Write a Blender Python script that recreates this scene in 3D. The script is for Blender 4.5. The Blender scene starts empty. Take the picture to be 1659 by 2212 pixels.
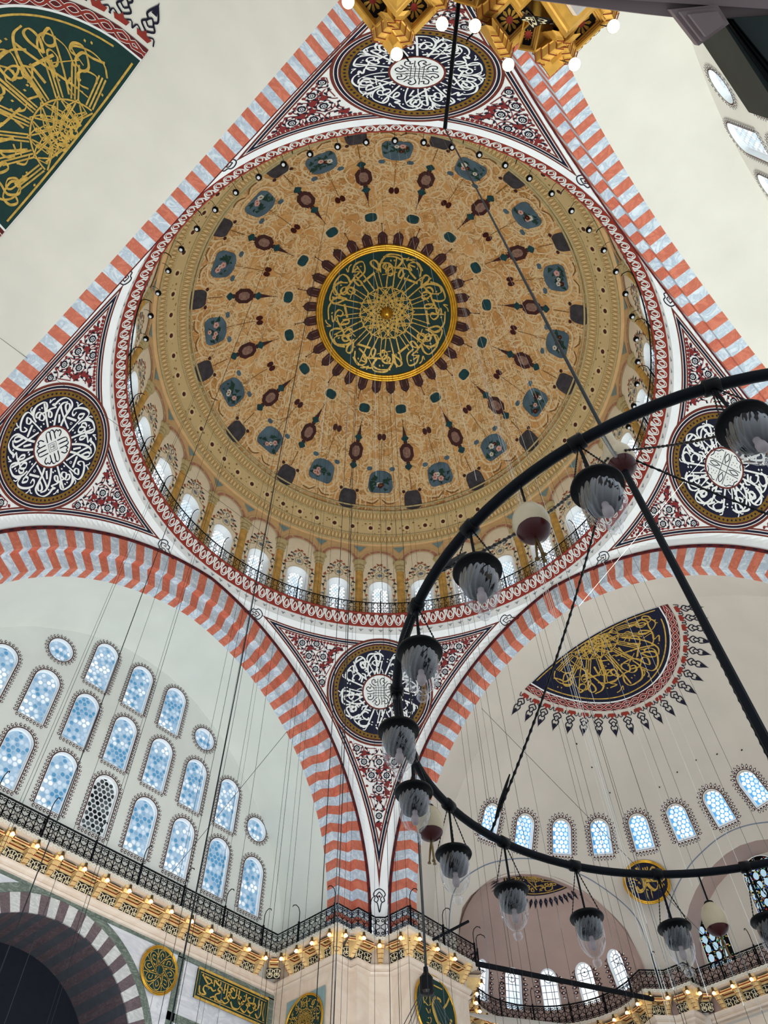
import bpy, bmesh, math, random
import numpy as np
from mathutils import Vector, Matrix
from mathutils.geometry import delaunay_2d_cdt
random.seed(7); rng = np.random.default_rng(5)
PI = math.pi
C = bpy.context.scene.collection
sc = bpy.context.scene

# ---------------------------------------------------------------- materials
class NT:
    def __init__(s, name):
        s.m = bpy.data.materials.new(name); s.m.use_nodes = True
        s.t = s.m.node_tree; s.t.nodes.clear()
        s.out = s.n('ShaderNodeOutputMaterial')
    def n(s, typ, ins=None, **kw):
        nd = s.t.nodes.new(typ)
        for k, v in kw.items(): setattr(nd, k, v)
        for k, v in (ins or {}).items():
            sock = nd.inputs[k]
            if hasattr(v, 'is_linked') or hasattr(v, 'links'): s.t.links.new(v, sock)
            else: sock.default_value = v
        return nd
    def math(s, op, a, b=0.0, c=0.0, clamp=False):
        nd = s.n('ShaderNodeMath', {0: a, 1: b, 2: c}, operation=op); nd.use_clamp = clamp
        return nd.outputs[0]
    def coord(s, kind='Object'): return s.n('ShaderNodeTexCoord').outputs[kind]
    def noise(s, vec, scale, detail=4, dist=0.0, rough=.5, out=0):
        return s.n('ShaderNodeTexNoise', {'Vector': vec, 'Scale': scale, 'Detail': detail, 'Distortion': dist, 'Roughness': rough}).outputs[out]
    def ramp(s, fac, stops, interp='LINEAR'):
        nd = s.n('ShaderNodeValToRGB', {'Fac': fac}); r = nd.color_ramp; r.interpolation = interp
        while len(r.elements) > 1: r.elements.remove(r.elements[-1])
        r.elements[0].position = stops[0][0]; r.elements[0].color = stops[0][1]
        for p, c in stops[1:]:
            e = r.elements.new(p); e.color = c
        return nd.outputs[0]
    def mix(s, f, a, b):
        nd = s.n('ShaderNodeMix', data_type='RGBA')
        for i, v in ((0, f), (6, a), (7, b)):
            if hasattr(v, 'links'): s.t.links.new(v, nd.inputs[i])
            else: nd.inputs[i].default_value = v
        return nd.outputs[2]
    def bsdf(s, color, rough=.8, metal=0.0, spec=.3, bump=None, bs=.3, bd=.02, **kw):
        ins = {'Base Color': color, 'Roughness': rough, 'Metallic': metal, 'Specular IOR Level': spec}
        ins.update(kw)
        b = s.n('ShaderNodeBsdfPrincipled', ins)
        if bump is not None:
            bn = s.n('ShaderNodeBump', {'Height': bump, 'Strength': bs, 'Distance': bd})
            s.t.links.new(bn.outputs[0], b.inputs['Normal'])
        s.t.links.new(b.outputs[0], s.out.inputs[0])
        return b
def hx(h, k=1.0):
    h = h.lstrip('#'); c = [int(h[i:i+2], 16)/255 for i in (0, 2, 4)]
    return tuple(((v/12.92) if v <= .04045 else ((v+.055)/1.055)**2.4)*k for v in c) + (1,)
MAT = {}
def plain(name, col, rough=.7, metal=0.0, var=.12, scale=3.0, spec=.3, bump=0):
    t = NT(name); v = t.coord(); f = t.noise(v, scale, 5)
    c1 = tuple(x*(1-var) for x in hx(col)[:3])+(1,); c2 = tuple(min(1, x*(1+var)) for x in hx(col)[:3])+(1,)
    c = t.ramp(f, [(.3, c1), (.7, c2)])
    t.bsdf(c, rough, metal, spec, bump=f if bump else None, bs=bump or .1)
    MAT[name] = t.m; return t.m
def marble(name, base, vein, scale=1.2, amt=.5, rough=.35, stretch=(1, 1, 2.5)):
    t = NT(name); v = t.coord()
    mp = t.n('ShaderNodeMapping', {'Vector': v, 'Scale': stretch, 'Rotation': (.3, .5, .2)}).outputs[0]
    a = t.noise(mp, scale, 8, 1.6, .6); w = t.math('ABSOLUTE', t.math('SUBTRACT', a, .5))
    f = t.math('MULTIPLY', t.math('SUBTRACT', 1.0, t.math('MULTIPLY', w, 9.0), clamp=True), amt)
    b = t.noise(mp, scale*.5, 3); f2 = t.math('ADD', f, t.math('MULTIPLY', t.math('SUBTRACT', b, .45, clamp=True), amt*1.2), clamp=True)
    t.bsdf(t.mix(f2, hx(base), hx(vein)), rough, spec=.4); MAT[name] = t.m; return t.m
def emis(name, col, st):
    t = NT(name); e = t.n('ShaderNodeEmission', {'Color': hx(col), 'Strength': st}); t.t.links.new(e.outputs[0], t.out.inputs[0])
    MAT[name] = t.m; return t.m

plain('plaster', '#dedcd4', .9, var=.04, scale=.6)
plain('window_ink', '#431a1c', .8); plain('plaster_tymp', '#d6dcd8', .9, var=.04, scale=.6); plain('plaster_cool', '#f1f7fd', .9, var=.05, scale=.8)
plain('plaster_warm', '#cdc6bd', .9, var=.05, scale=.4)
plain('plaster_pink', '#b9a29b', .9, var=.06, scale=.7)
marble('red_stone', '#d37c64', '#a94f3c', 1.6, .5, .7, (1, 1, 1))
marble('grey_marble', '#d9e4ee', '#90a6bf', .7, .6, .6, (2.6, 2.6, 2.6))
marble('white_marble', '#dde0e6', '#a9b1be', .5, .5, .35)
marble('cream_marble', '#e2d6c8', '#c9b3a0', .35, .4, .4, (1, 1, 1.2))
marble('green_marble', '#7f8c84', '#47564f', 2.2, .8, .35)
marble('purple_stone', '#6f6268', '#4f454b', 3, .7, .5)
marble('voussoir_white', '#cfd3d3', '#98a0a4', 1.5, .5, .5)
plain('maroon', '#5c1d1e', .8); plain('brown_line', '#6b3028', .8); plain('navy', '#10142e', .75, var=.1)
plain('ink', '#15152c', .8); plain('white_paint', '#e8ecec', .8, var=.03); plain('olive_gold', '#7a5a1c', .6, var=.2, scale=9)
plain('deep_green', '#07322f', .6, var=.15); plain('gold_paint', '#c9a551', .45, .2, .25, 6)
plain('gold_leaf', '#d9a93c', .3, .85, .2, 3); plain('brass', '#6e5a38', .35, .9)
plain('iron', '#0a0e14', .6, 0, .2, 8, .1); plain('dark_iron', '#050609', .35, 0, .2, 6, .12)
plain('cable_dark', '#23282c', .6, .3); plain('cable_light', '#d9dad6', .5)
plain('lace_white', '#dfe3d8', .8); plain('corbel_cream', '#e7c98f', .65, var=.1, scale=4); plain('corbel_line', '#8a3f22', .7)
plain('corbel_dark', '#3a2a1c', .8, var=.3, scale=5); plain('ink_black', '#0c0b10', .7); plain('arabesque_pale', '#d9cfae', .7)
plain('rosette_red', '#8d2f24', .6); plain('leaf_gold', '#b98e3a', .5, .3, .3, 9)
plain('egg_shell', '#b9a98c', .35, var=.1, scale=8); plain('egg_red', '#3c0e0e', .3); plain('wax', '#9a8c8c', .4)
plain('column_marble', '#c39a54', .5, var=.3, scale=2.5); plain('capital_tan', '#b3a378', .8, var=.15, scale=6)
plain('arch_tan', '#d9b787', .8, var=.06); plain('arch_pink', '#b98076', .8, var=.2, scale=4); plain('spandrel_blue', '#7f9ba0', .8)
plain('mahfil_marble', '#8a7a7a', .5, var=.15, scale=2); plain('dark_wood', '#2c3533', .5, var=.2)
plain('dome_cream', '#dcc297', .85, var=.1, scale=4); plain('dome_brown', '#7a5630', .85, var=.15); plain('dark_cart', '#3d3a40', .8, var=.35, scale=3)
plain('teal_cart', '#173f45', .8, var=.3, scale=3); plain('sky_cart', '#4c6270', .8, var=.3, scale=1.3); plain('rose_pink', '#c99a93', .8); plain('rose_white', '#c9c6bd', .8)
plain('leaf_green', '#1c3a30', .8, var=.3); plain('hex_maroon', '#40201f', .75, var=.2); plain('hex_inner', '#86685c', .8, var=.35, scale=7)
plain('painted_gallery_shade', '#171c27', .95, var=.1); plain('vouss_dark', '#4a4f58', .8); plain('shadow_plaster', '#5a5f68', .95)
plain('flower_grey', '#6f7d90', .8); plain('flower_red', '#a3553f', .8); plain('flower_ink', '#262b38', .8)

def m_field():
    # white ground with red scrolling stems, red cloud-bands and navy rosettes
    t = NT('floral_field'); v = t.coord()
    d = t.noise(v, .9, 2, 0, .5, 1)
    w = t.n('ShaderNodeVectorMath', {0: v, 1: t.n('ShaderNodeVectorMath', {0: d, 3: .7}, operation='SCALE').outputs[0]}, operation='ADD').outputs[0]
    def stems(sc_, wd):
        a = t.noise(w, sc_, 1, 1.2); return t.math('LESS_THAN', t.math('ABSOLUTE', t.math('SUBTRACT', a, .5)), wd)
    s1 = stems(1.7, .016); b1 = t.math('GREATER_THAN', t.noise(w, 2.2, 1, 1.8), .585)
    vo = t.n('ShaderNodeTexVoronoi', {'Vector': v, 'Scale': 1.45, 'Randomness': .5}); dist = vo.outputs['Distance']
    fl = t.math('LESS_THAN', dist, .21); core = t.math('LESS_THAN', dist, .07)
    ring = t.math('LESS_THAN', t.math('ABSOLUTE', t.math('SUBTRACT', dist, .135)), .025)
    vo2 = t.n('ShaderNodeTexVoronoi', {'Vector': w, 'Scale': 4.2, 'Randomness': 1.0}); lf = t.math('LESS_THAN', vo2.outputs['Distance'], .27)
    halo = t.math('LESS_THAN', dist, .27)
    c = t.mix(s1, hx('#e9ebea'), hx('#8a2f2a')); c = t.mix(lf, c, hx('#1a1a2c')); c = t.mix(b1, c, hx('#6e2020'))
    c = t.mix(halo, c, hx('#e9ebea')); c = t.mix(fl, c, hx('#171a30')); c = t.mix(ring, c, hx('#d5d8dc')); c = t.mix(core, c, hx('#8a2f2a'))
    t.bsdf(c, .85); MAT['floral_field'] = t.m
m_field()
def m_dome():
    t = NT('dome_painting'); v = t.coord()
    n1 = t.noise(v, .45, 3); n2 = t.noise(v, .85, 4, 2.4, .5); n3 = t.noise(v, 2.6, 4, 1.6)
    base = t.ramp(n1, [(.3, hx('#b98349')), (.5, hx('#cb9a60')), (.7, hx('#d6ab74'))])
    cr = t.math('LESS_THAN', t.math('ABSOLUTE', t.math('SUBTRACT', n2, .5)), .028)
    sh = t.math('LESS_THAN', t.math('ABSOLUTE', t.math('SUBTRACT', n2, .56)), .03)
    c = t.mix(t.math('MULTIPLY', sh, .5), base, hx('#8f6a38'))
    c = t.mix(t.math('MULTIPLY', cr, .75), c, hx('#dcc197'))
    c = t.mix(t.math('MULTIPLY', t.math('GREATER_THAN', n3, .6), .3), c, hx('#e0c090'))
    t.bsdf(c, .85, bump=n2, bs=.25, bd=.05); MAT['dome_painting'] = t.m
m_dome()
def m_lattice():
    # openwork frieze: uv x = bays, y = 0..1 across
    t = NT('lattice_frieze'); uv = t.n('ShaderNodeUVMap').outputs[0]
    sp = t.n('ShaderNodeSeparateXYZ', {0: uv}); x = sp.outputs[0]; y = sp.outputs[1]
    def circ(px, py, ry, rad, sx):
        fx = t.math('SUBTRACT', t.math('FRACT', t.math('ADD', t.math('MULTIPLY', x, sx), px)), .5)
        dx = t.math('DIVIDE', fx, sx); dy = t.math('MULTIPLY', t.math('SUBTRACT', y, py), ry)
        return t.math('SQRT', t.math('ADD', t.math('MULTIPLY', dx, dx), t.math('MULTIPLY', dy, dy)))
    big = circ(0.0, .5, .42, 0, 2.0)
    hole = t.math('LESS_THAN', big, .055)
    vo = t.n('ShaderNodeTexVoronoi', {'Vector': t.n('ShaderNodeMapping', {'Vector': uv, 'Scale': (9, 4.2, 1)}).outputs[0], 'Scale': 1.0, 'Randomness': .75}).outputs['Distance']
    ho = t.math('LESS_THAN', vo, .27)
    edge = t.math('GREATER_THAN', t.math('ABSOLUTE', t.math('SUBTRACT', y, .5)), .42)
    c = t.mix(ho, hx('#c9b183'), hx('#84693f')); c = t.mix(t.math('LESS_THAN', big, .1), c, hx('#d6c193')); c = t.mix(hole, c, hx('#4a2420')); c = t.mix(edge, c, hx('#c8b082'))
    t.bsdf(c, .85); MAT['lattice_frieze'] = t.m
m_lattice()
def m_dentil():
    t = NT('egg_and_dart'); uv = t.n('ShaderNodeUVMap').outputs[0]; sp = t.n('ShaderNodeSeparateXYZ', {0: uv})
    f = t.math('ABSOLUTE', t.math('SUBTRACT', t.math('FRACT', t.math('MULTIPLY', sp.outputs[0], 10)), .5))
    g = t.math('ADD', f, t.math('MULTIPLY', t.math('ABSOLUTE', t.math('SUBTRACT', sp.outputs[1], .5)), .7))
    c = t.ramp(g, [(0, hx('#d9c08f')), (.3, hx('#cbb07e')), (.42, hx('#8b6a41')), (.6, hx('#bfa06b'))]); t.bsdf(c, .85); MAT['egg_and_dart'] = t.m
m_dentil()
def m_glass():
    t = NT('clear_glass')
    f = t.n('ShaderNodeLayerWeight', {'Blend': .45}).outputs['Facing']
    tr = t.n('ShaderNodeBsdfTransparent', {'Color': (.93, .94, .95, 1)}); gl = t.n('ShaderNodeBsdfGlossy', {'Color': (.95, .96, 1, 1), 'Roughness': .06})
    mx = t.n('ShaderNodeMixShader', {0: t.math('ADD', t.math('MULTIPLY', f, .3), .025), 1: tr.outputs[0], 2: gl.outputs[0]})
    t.t.links.new(mx.outputs[0], t.out.inputs[0]); MAT['clear_glass'] = t.m
m_glass()
def m_pane(name, lo, hi, s0, s1, scale=.35, rnd=.35):
    # daylight seen through a window pane: lit window
    t = NT(name); g = t.n('ShaderNodeNewGeometry').outputs['Position']
    a = t.noise(g, scale, 2); r = t.n('ShaderNodeObjectInfo').outputs['Random']; ri = t.n('ShaderNodeNewGeometry').outputs['Random Per Island']
    f = t.math('ADD', t.math('MULTIPLY', a, .9), t.math('MULTIPLY', t.math('SUBTRACT', ri, .5), rnd))
    c = t.ramp(f, [(.3, hx(lo)), (.62, hx(hi))]); st = t.n('ShaderNodeMapRange', {'Value': f, 'From Min': .3, 'From Max': .65, 'To Min': s0, 'To Max': s1}).outputs[0]
    e = t.n('ShaderNodeEmission', {'Color': c, 'Strength': st}); t.t.links.new(e.outputs[0], t.out.inputs[0]); MAT[name] = t.m
m_pane('pane_sky', '#66aede', '#f4fbff', 1.0, 1.6, .5, .34)
m_pane('pane_white', '#d8efff', '#ffffff', 1.5, 1.8)
m_pane('pane_dark', '#2b3336', '#7c8a8c', .5, .6, .8, .4)
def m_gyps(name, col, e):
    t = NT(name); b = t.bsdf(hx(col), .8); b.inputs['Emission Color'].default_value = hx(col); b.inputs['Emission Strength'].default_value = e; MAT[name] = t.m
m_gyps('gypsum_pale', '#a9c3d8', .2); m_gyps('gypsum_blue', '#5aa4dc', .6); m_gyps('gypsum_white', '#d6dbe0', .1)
emis('bulb_glow', '#ffe9b8', 9.0); emis('spot_glow', '#ffd9a0', 14.0)
for n_, c_ in (('stain_blue', '#2a55c8'), ('stain_red', '#b8322e'), ('stain_yellow', '#d8b65a'), ('stain_green', '#4f9a6a'), ('stain_sky', '#bfe2f5')): emis(n_, c_, 1.15)

# ---------------------------------------------------------------- object helpers
def tag(o, label=None, cat=None, group=None, kind=None):
    if label: o['label'] = label
    if cat: o['category'] = cat
    if group: o['group'] = group
    if kind: o['kind'] = kind
    return o
def empty(name, loc=(0, 0, 0), label=None, cat=None, group=None, kind=None, mat=None):
    o = bpy.data.objects.new(name, None); C.objects.link(o); o.empty_display_size = .2
    if mat is not None: o.matrix_world = mat
    else: o.location = loc
    return tag(o, label, cat, group, kind)
class MB:
    def __init__(s): s.v = []; s.f = []; s.m = []; s.uv = []; s.n = 0
    def add(s, vs, fs, mi=0, uv=None):
        vs = np.asarray(vs, float).reshape(-1, 3); k = s.n; s.v.append(vs); s.n += len(vs)
        for i, f in enumerate(fs):
            s.f.append([k+a for a in f]); s.m.append(mi if np.isscalar(mi) else mi[i])
            if uv is not None: s.uv.append([uv[a] for a in f])
            else: s.uv.append(None)
        return s
    def grid(s, G, mi=0, close_u=False, uv=None, flip=False):
        G = np.asarray(G, float); nu, nv = G.shape[:2]; fs = []; ms = []
        for i in range(nu if close_u else nu-1):
            for j in range(nv-1):
                q = [i*nv+j, ((i+1) % nu)*nv+j, ((i+1) % nu)*nv+j+1, i*nv+j+1]
                fs.append(q[::-1] if flip else q)
                ms.append(mi[i] if isinstance(mi, (list, tuple)) else mi)
        s.add(G.reshape(-1, 3), fs, ms, None if uv is None else np.asarray(uv, float).reshape(-1, 2).tolist()); return s
    def tube(s, pts, r, n=6, mi=0, closed=False, caps=True):
        P = np.asarray(pts, float); N = len(P); rr = np.broadcast_to(np.asarray(r, float), (N,))
        T = np.gradient(P, axis=0) if not closed else np.roll(P, -1, 0)-np.roll(P, 1, 0)
        T /= (np.linalg.norm(T, axis=1)[:, None]+1e-12)
        up = np.array([0, 0, 1.]) if abs(T[0][2]) < .9 else np.array([1., 0, 0])
        a = np.cross(T[0], up); a /= np.linalg.norm(a); G = np.zeros((N, n+0, 3)); th = np.arange(n)*2*PI/n
        for i in range(N):
            a = a-T[i]*(a@T[i]); a /= (np.linalg.norm(a)+1e-12); b = np.cross(T[i], a)
            G[i] = P[i]+rr[i]*(np.cos(th)[:, None]*a+np.sin(th)[:, None]*b)
        fs = []
        for i in range(N if closed else N-1):
            for j in range(n):
                i2 = (i+1) % N; fs.append([i*n+j, i*n+(j+1) % n, i2*n+(j+1) % n, i2*n+j])
        if caps and not closed: fs += [list(range(n))[::-1], [(N-1)*n+j for j in range(n)]]
        s.add(G.reshape(-1, 3), fs, mi); return s
    def box(s, c, h, mi=0, M=None):
        v = np.array([[x, y, z] for x in (-1, 1) for y in (-1, 1) for z in (-1, 1)], float)*np.asarray(h)
        if M is not None: v = v@np.asarray(M).T
        s.add(v+np.asarray(c, float), [[0, 1, 3, 2], [4, 6, 7, 5], [0, 4, 5, 1], [2, 3, 7, 6], [0, 2, 6, 4], [1, 5, 7, 3]], mi); return s
    def lathe(s, prof, n=24, mi=0, c=(0, 0, 0), flute=0, fa=0.0, twist=0.0):
        prof = np.asarray(prof, float); th = np.arange(n)*2*PI/n; G = np.zeros((n, len(prof), 3))
        for j, (r, z) in enumerate(prof):
            t2 = th+twist*z; rr = r*(1+fa*np.cos(flute*th)) if flute else r
            G[:, j, 0] = rr*np.cos(t2)+c[0]; G[:, j, 1] = rr*np.sin(t2)+c[1]; G[:, j, 2] = z+c[2]
        s.grid(G, mi, close_u=True); return s
    def build(s, name, mats, parent=None, smooth=False, label=None, cat=None, group=None, kind=None):
        me = bpy.data.meshes.new(name); V = np.concatenate(s.v) if s.v else np.zeros((0, 3))
        me.from_pydata(V.tolist(), [], s.f)
        for m in ([mats] if isinstance(mats, str) else mats): me.materials.append(MAT[m])
        me.polygons.foreach_set('material_index', s.m)
        if smooth: me.polygons.foreach_set('use_smooth', [True]*len(me.polygons))
        if any(u is not None for u in s.uv):
            L = me.uv_layers.new(name='UVMap').data; i = 0
            for f, u in zip(s.f, s.uv):
                for k in range(len(f)):
                    if u is not None: L[i].uv = u[k]
                    i += 1
        me.update(); o = bpy.data.objects.new(name, me); C.objects.link(o)
        if parent: o.parent = parent
        return tag(o, label, cat, group, kind)
def nth(i): return '%d%s' % (i, 'th' if 10 <= i % 100 <= 20 else {1: 'st', 2: 'nd', 3: 'rd'}.get(i % 10, 'th'))
def copy_tree(o, parent=None, **kw):
    c = o.copy(); C.objects.link(c)
    if parent: c.parent = parent
    for k, v in kw.items(): c[k] = v
    for ch in list(o.children): copy_tree(ch, c)
    return c
def cat_rom(pts, k=5, closed=False):
    p = np.asarray(pts, float)
    if len(p) < 3: return np.array([p[0]+(p[1]-p[0])*t for t in np.linspace(0, 1, k+1)])
    q = np.vstack([p[-1], p, p[:2]]) if closed else np.vstack([2*p[0]-p[1], p, 2*p[-1]-p[-2]])
    out = []
    for i in range(1, len(q)-2):
        for t in np.linspace(0, 1, k, endpoint=False):
            a, b, c, d = q[i-1:i+3]
            out.append(.5*((2*b)+(-a+c)*t+(2*a-5*b+4*c-d)*t*t+(-a+3*b-3*c+d)*t**3))
    if not closed: out.append(p[-1])
    return np.array(out)
class Flat:
    """flat shapes drawn in a 2D chart, lifted onto a surface by fn(xy, h)"""
    def __init__(s, fn, h=.02): s.fn = fn; s.h = h; s.b = MB()
    def put(s, xy, fs, mi=0, h=None): s.b.add(s.fn(np.asarray(xy, float), s.h if h is None else h), fs, mi); return s
    def rib(s, pts, w, mi=0, k=5, closed=False, pen=None, taper=False, h=None, raw=False):
        p = np.asarray(pts, float) if raw else cat_rom(pts, k, closed); n = len(p)
        t = (np.roll(p, -1, 0)-np.roll(p, 1, 0)) if closed else np.gradient(p, axis=0)
        t /= (np.linalg.norm(t, axis=1)[:, None]+1e-12); nn = np.c_[-t[:, 1], t[:, 0]]
        ww = np.full(n, w/2.)
        if pen is not None:
            ang = np.arctan2(t[:, 1], t[:, 0]); ww = w/2*(.38+.62*np.abs(np.sin(ang-pen)))
        if taper: u = np.linspace(0, 1, n); ww = ww*np.clip(np.minimum(u*8+.35, (1-u)*6+.12), 0, 1)
        L = p+nn*ww[:, None]; R = p-nn*ww[:, None]
        fs = [[i, i+1, n+i+1, n+i] for i in range(n-1)]
        if closed: fs.append([n-1, 0, n, 2*n-1])
        return s.put(np.vstack([L, R]), [f[::-1] for f in fs], mi, h)
    def ring(s, c, r0, r1, n=48, mi=0, h=None, seg=1, sx=1.0, sy=1.0):
        th = np.linspace(0, 2*PI, n, endpoint=False); rs = np.linspace(r0, r1, seg+1)
        xy = np.array([[c[0]+r*np.cos(a)*sx, c[1]+r*np.sin(a)*sy] for r in rs for a in th])
        fs = [[j*n+i, (j+1)*n+i, (j+1)*n+(i+1) % n, j*n+(i+1) % n] for j in range(seg) for i in range(n)]
        return s.put(xy, fs, mi, h)
    def disc(s, c, r, n=32, mi=0, h=None, seg=1, sx=1.0, sy=1.0, lob=0, la=0.0, rot=0.0):
        th = np.linspace(0, 2*PI, n, endpoint=False); xy = [[c[0], c[1]]]; fs = []
        rad = r*(1+la*np.cos(lob*th))
        for j in range(1, seg+1):
            xs = rad*np.cos(th)*sx*j/seg; ys = rad*np.sin(th)*sy*j/seg
            xy += [[c[0]+x*math.cos(rot)-y*math.sin(rot), c[1]+x*math.sin(rot)+y*math.cos(rot)] for x, y in zip(xs, ys)]
        fs += [[0, 1+i, 1+(i+1) % n] for i in range(n)]
        for j in range(seg-1): fs += [[1+j*n+i, 1+(j+1)*n+i, 1+(j+1)*n+(i+1) % n, 1+j*n+(i+1) % n] for i in range(n)]
        return s.put(xy, fs, mi, h)
    def poly(s, pts, mi=0, h=None): return s.put(pts, [list(range(len(pts)))], mi, h)
    def star(s, c, r0, r1, n, rot=0, mi=0, h=None, fill=False):
        a = np.arange(2*n)*PI/n+rot; r = np.where(np.arange(2*n) % 2 == 0, r1, r0); p = np.c_[c[0]+r*np.cos(a), c[1]+r*np.sin(a)]
        if fill: return s.put(np.vstack([[c], p]), [[0, 1+i, 1+(i+1) % (2*n)] for i in range(2*n)], mi, h)
        return p
    def build(s, *a, **k): return s.b.build(*a, **k)
def cdt(outer, holes, pts=(), eps=1e-5):
    """triangulate polygon with holes plus interior points -> (2d verts, tris)"""
    V = [tuple(p) for p in outer]; E = [(i, (i+1) % len(outer)) for i in range(len(outer))]
    for h in holes:
        k = len(V); V += [tuple(p) for p in h]; E += [(k+i, k+(i+1) % len(h)) for i in range(len(h))]
    V += [tuple(p) for p in pts]
    r = delaunay_2d_cdt([Vector(v) for v in V], E, [], 0, eps)
    vs = np.array([(v.x, v.y) for v in r[0]]); fs = [list(f) for f in r[2]]
    cen = np.array([vs[f].mean(0) for f in fs])
    def inside(poly, P):
        poly = np.asarray(poly); x, y = P[:, 0], P[:, 1]; res = np.zeros(len(P), bool); j = len(poly)-1
        for i in range(len(poly)):
            xi, yi = poly[i]; xj, yj = poly[j]
            c = ((yi > y) != (yj > y)) & (x < (xj-xi)*(y-yi)/((yj-yi) if yj != yi else 1e-12)+xi); res ^= c; j = i
        return res
    keep = inside(outer, cen)
    for h in holes: keep &= ~inside(h, cen)
    return vs, [f for f, k in zip(fs, keep) if k]
def rz(a): c, s_ = math.cos(a), math.sin(a); return np.array([[c, -s_, 0], [s_, c, 0], [0, 0, 1.]])
# ---------------------------------------------------------------- shell geometry (metres; camera stands 1.6 m above the carpet)
A = 13.2; ZS = 21.8; RS = 18.3; ZR = 34.43; ZSP = 20.59
def lift(d, h=0.0):
    d = np.atleast_2d(d); d = d/np.linalg.norm(d, axis=1)[:, None]; t = np.full(len(d), RS)
    for k in (0, 1): t = np.minimum(t, A/np.maximum(abs(d[:, k]), 1e-9))
    t = np.minimum(t, 18.26*2**.5/np.maximum(abs(d[:, 0])+abs(d[:, 1]), 1e-9))
    return np.array([0, 0, ZS])+d*(t-h)[:, None]
def pchart(az, zc=31.9, rc=15.22):
    a = math.radians(az); c = np.array([rc*math.cos(a), rc*math.sin(a), zc-ZS]); c /= np.linalg.norm(c)
    r = np.cross(c, [0, 0, 1]); r /= np.linalg.norm(r); return c, r, np.cross(r, c)
def toch(X, az):
    c, r, u = pchart(az); d = np.atleast_2d(X)-np.array([0, 0, ZS]); d = d/np.linalg.norm(d, axis=1)[:, None]
    th = np.arccos(np.clip(d@c, -1, 1)); x = d@r; y = d@u; n = np.hypot(x, y)+1e-12; return np.c_[x/n*th*RS, y/n*th*RS]
def pend_fn(az):
    c, r, u = pchart(az)
    def fn(xy, h):
        xy = np.atleast_2d(xy); n = np.hypot(xy[:, 0], xy[:, 1]); th = n/RS; e = xy/(n[:, None]+1e-12)
        d = np.cos(th)[:, None]*c+np.sin(th)[:, None]*(e[:, :1]*r+e[:, 1:]*u); return lift(d, h)
    return fn
def arch_pts(w, zc, ts, zs=ZSP, z0=19.3):
    """ts in [-1,1]; |t|=1 springing foot (z0), straight to zs at |t|=.88, crown at 0"""
    h = zc-zs; e = (h*h-w*w)/(2*w); R = w+e; tm = math.atan2(h, e); out = []
    for t in ts:
        a = abs(t); s_ = -1 if t < 0 else 1
        if a > .88: out.append((s_*w, zs+(z0-zs)*(a-.88)/.12))
        else:
            an = tm*(1-a/.88); out.append((s_*(-e+R*math.cos(an)), zs+R*math.sin(an)))
    return np.array(out)
OUT = (12.62, 34.4)
def outer_z(y):
    w, zc = OUT; h = zc-ZSP; e = (h*h-w*w)/(2*w); R = w+e; y = abs(y)
    return ZSP+math.sqrt(max(R*R-(y+e)**2, 0)) if y < w else 17.9
SIDE = ['front_right', 'front_left', 'back_left', 'back_right']   # bays at +x, +y, -x, -y
CORN = {45: 'front', 135: 'left', 225: 'back', -45: 'right'}
CDESC = {45: 'lowest in the photo, behind the chandelier ring', 135: 'at the left edge of the photo', 225: 'at the top, partly hidden by the gilded corbels', -45: 'at the right edge, behind a hanging glass lamp'}
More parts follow.
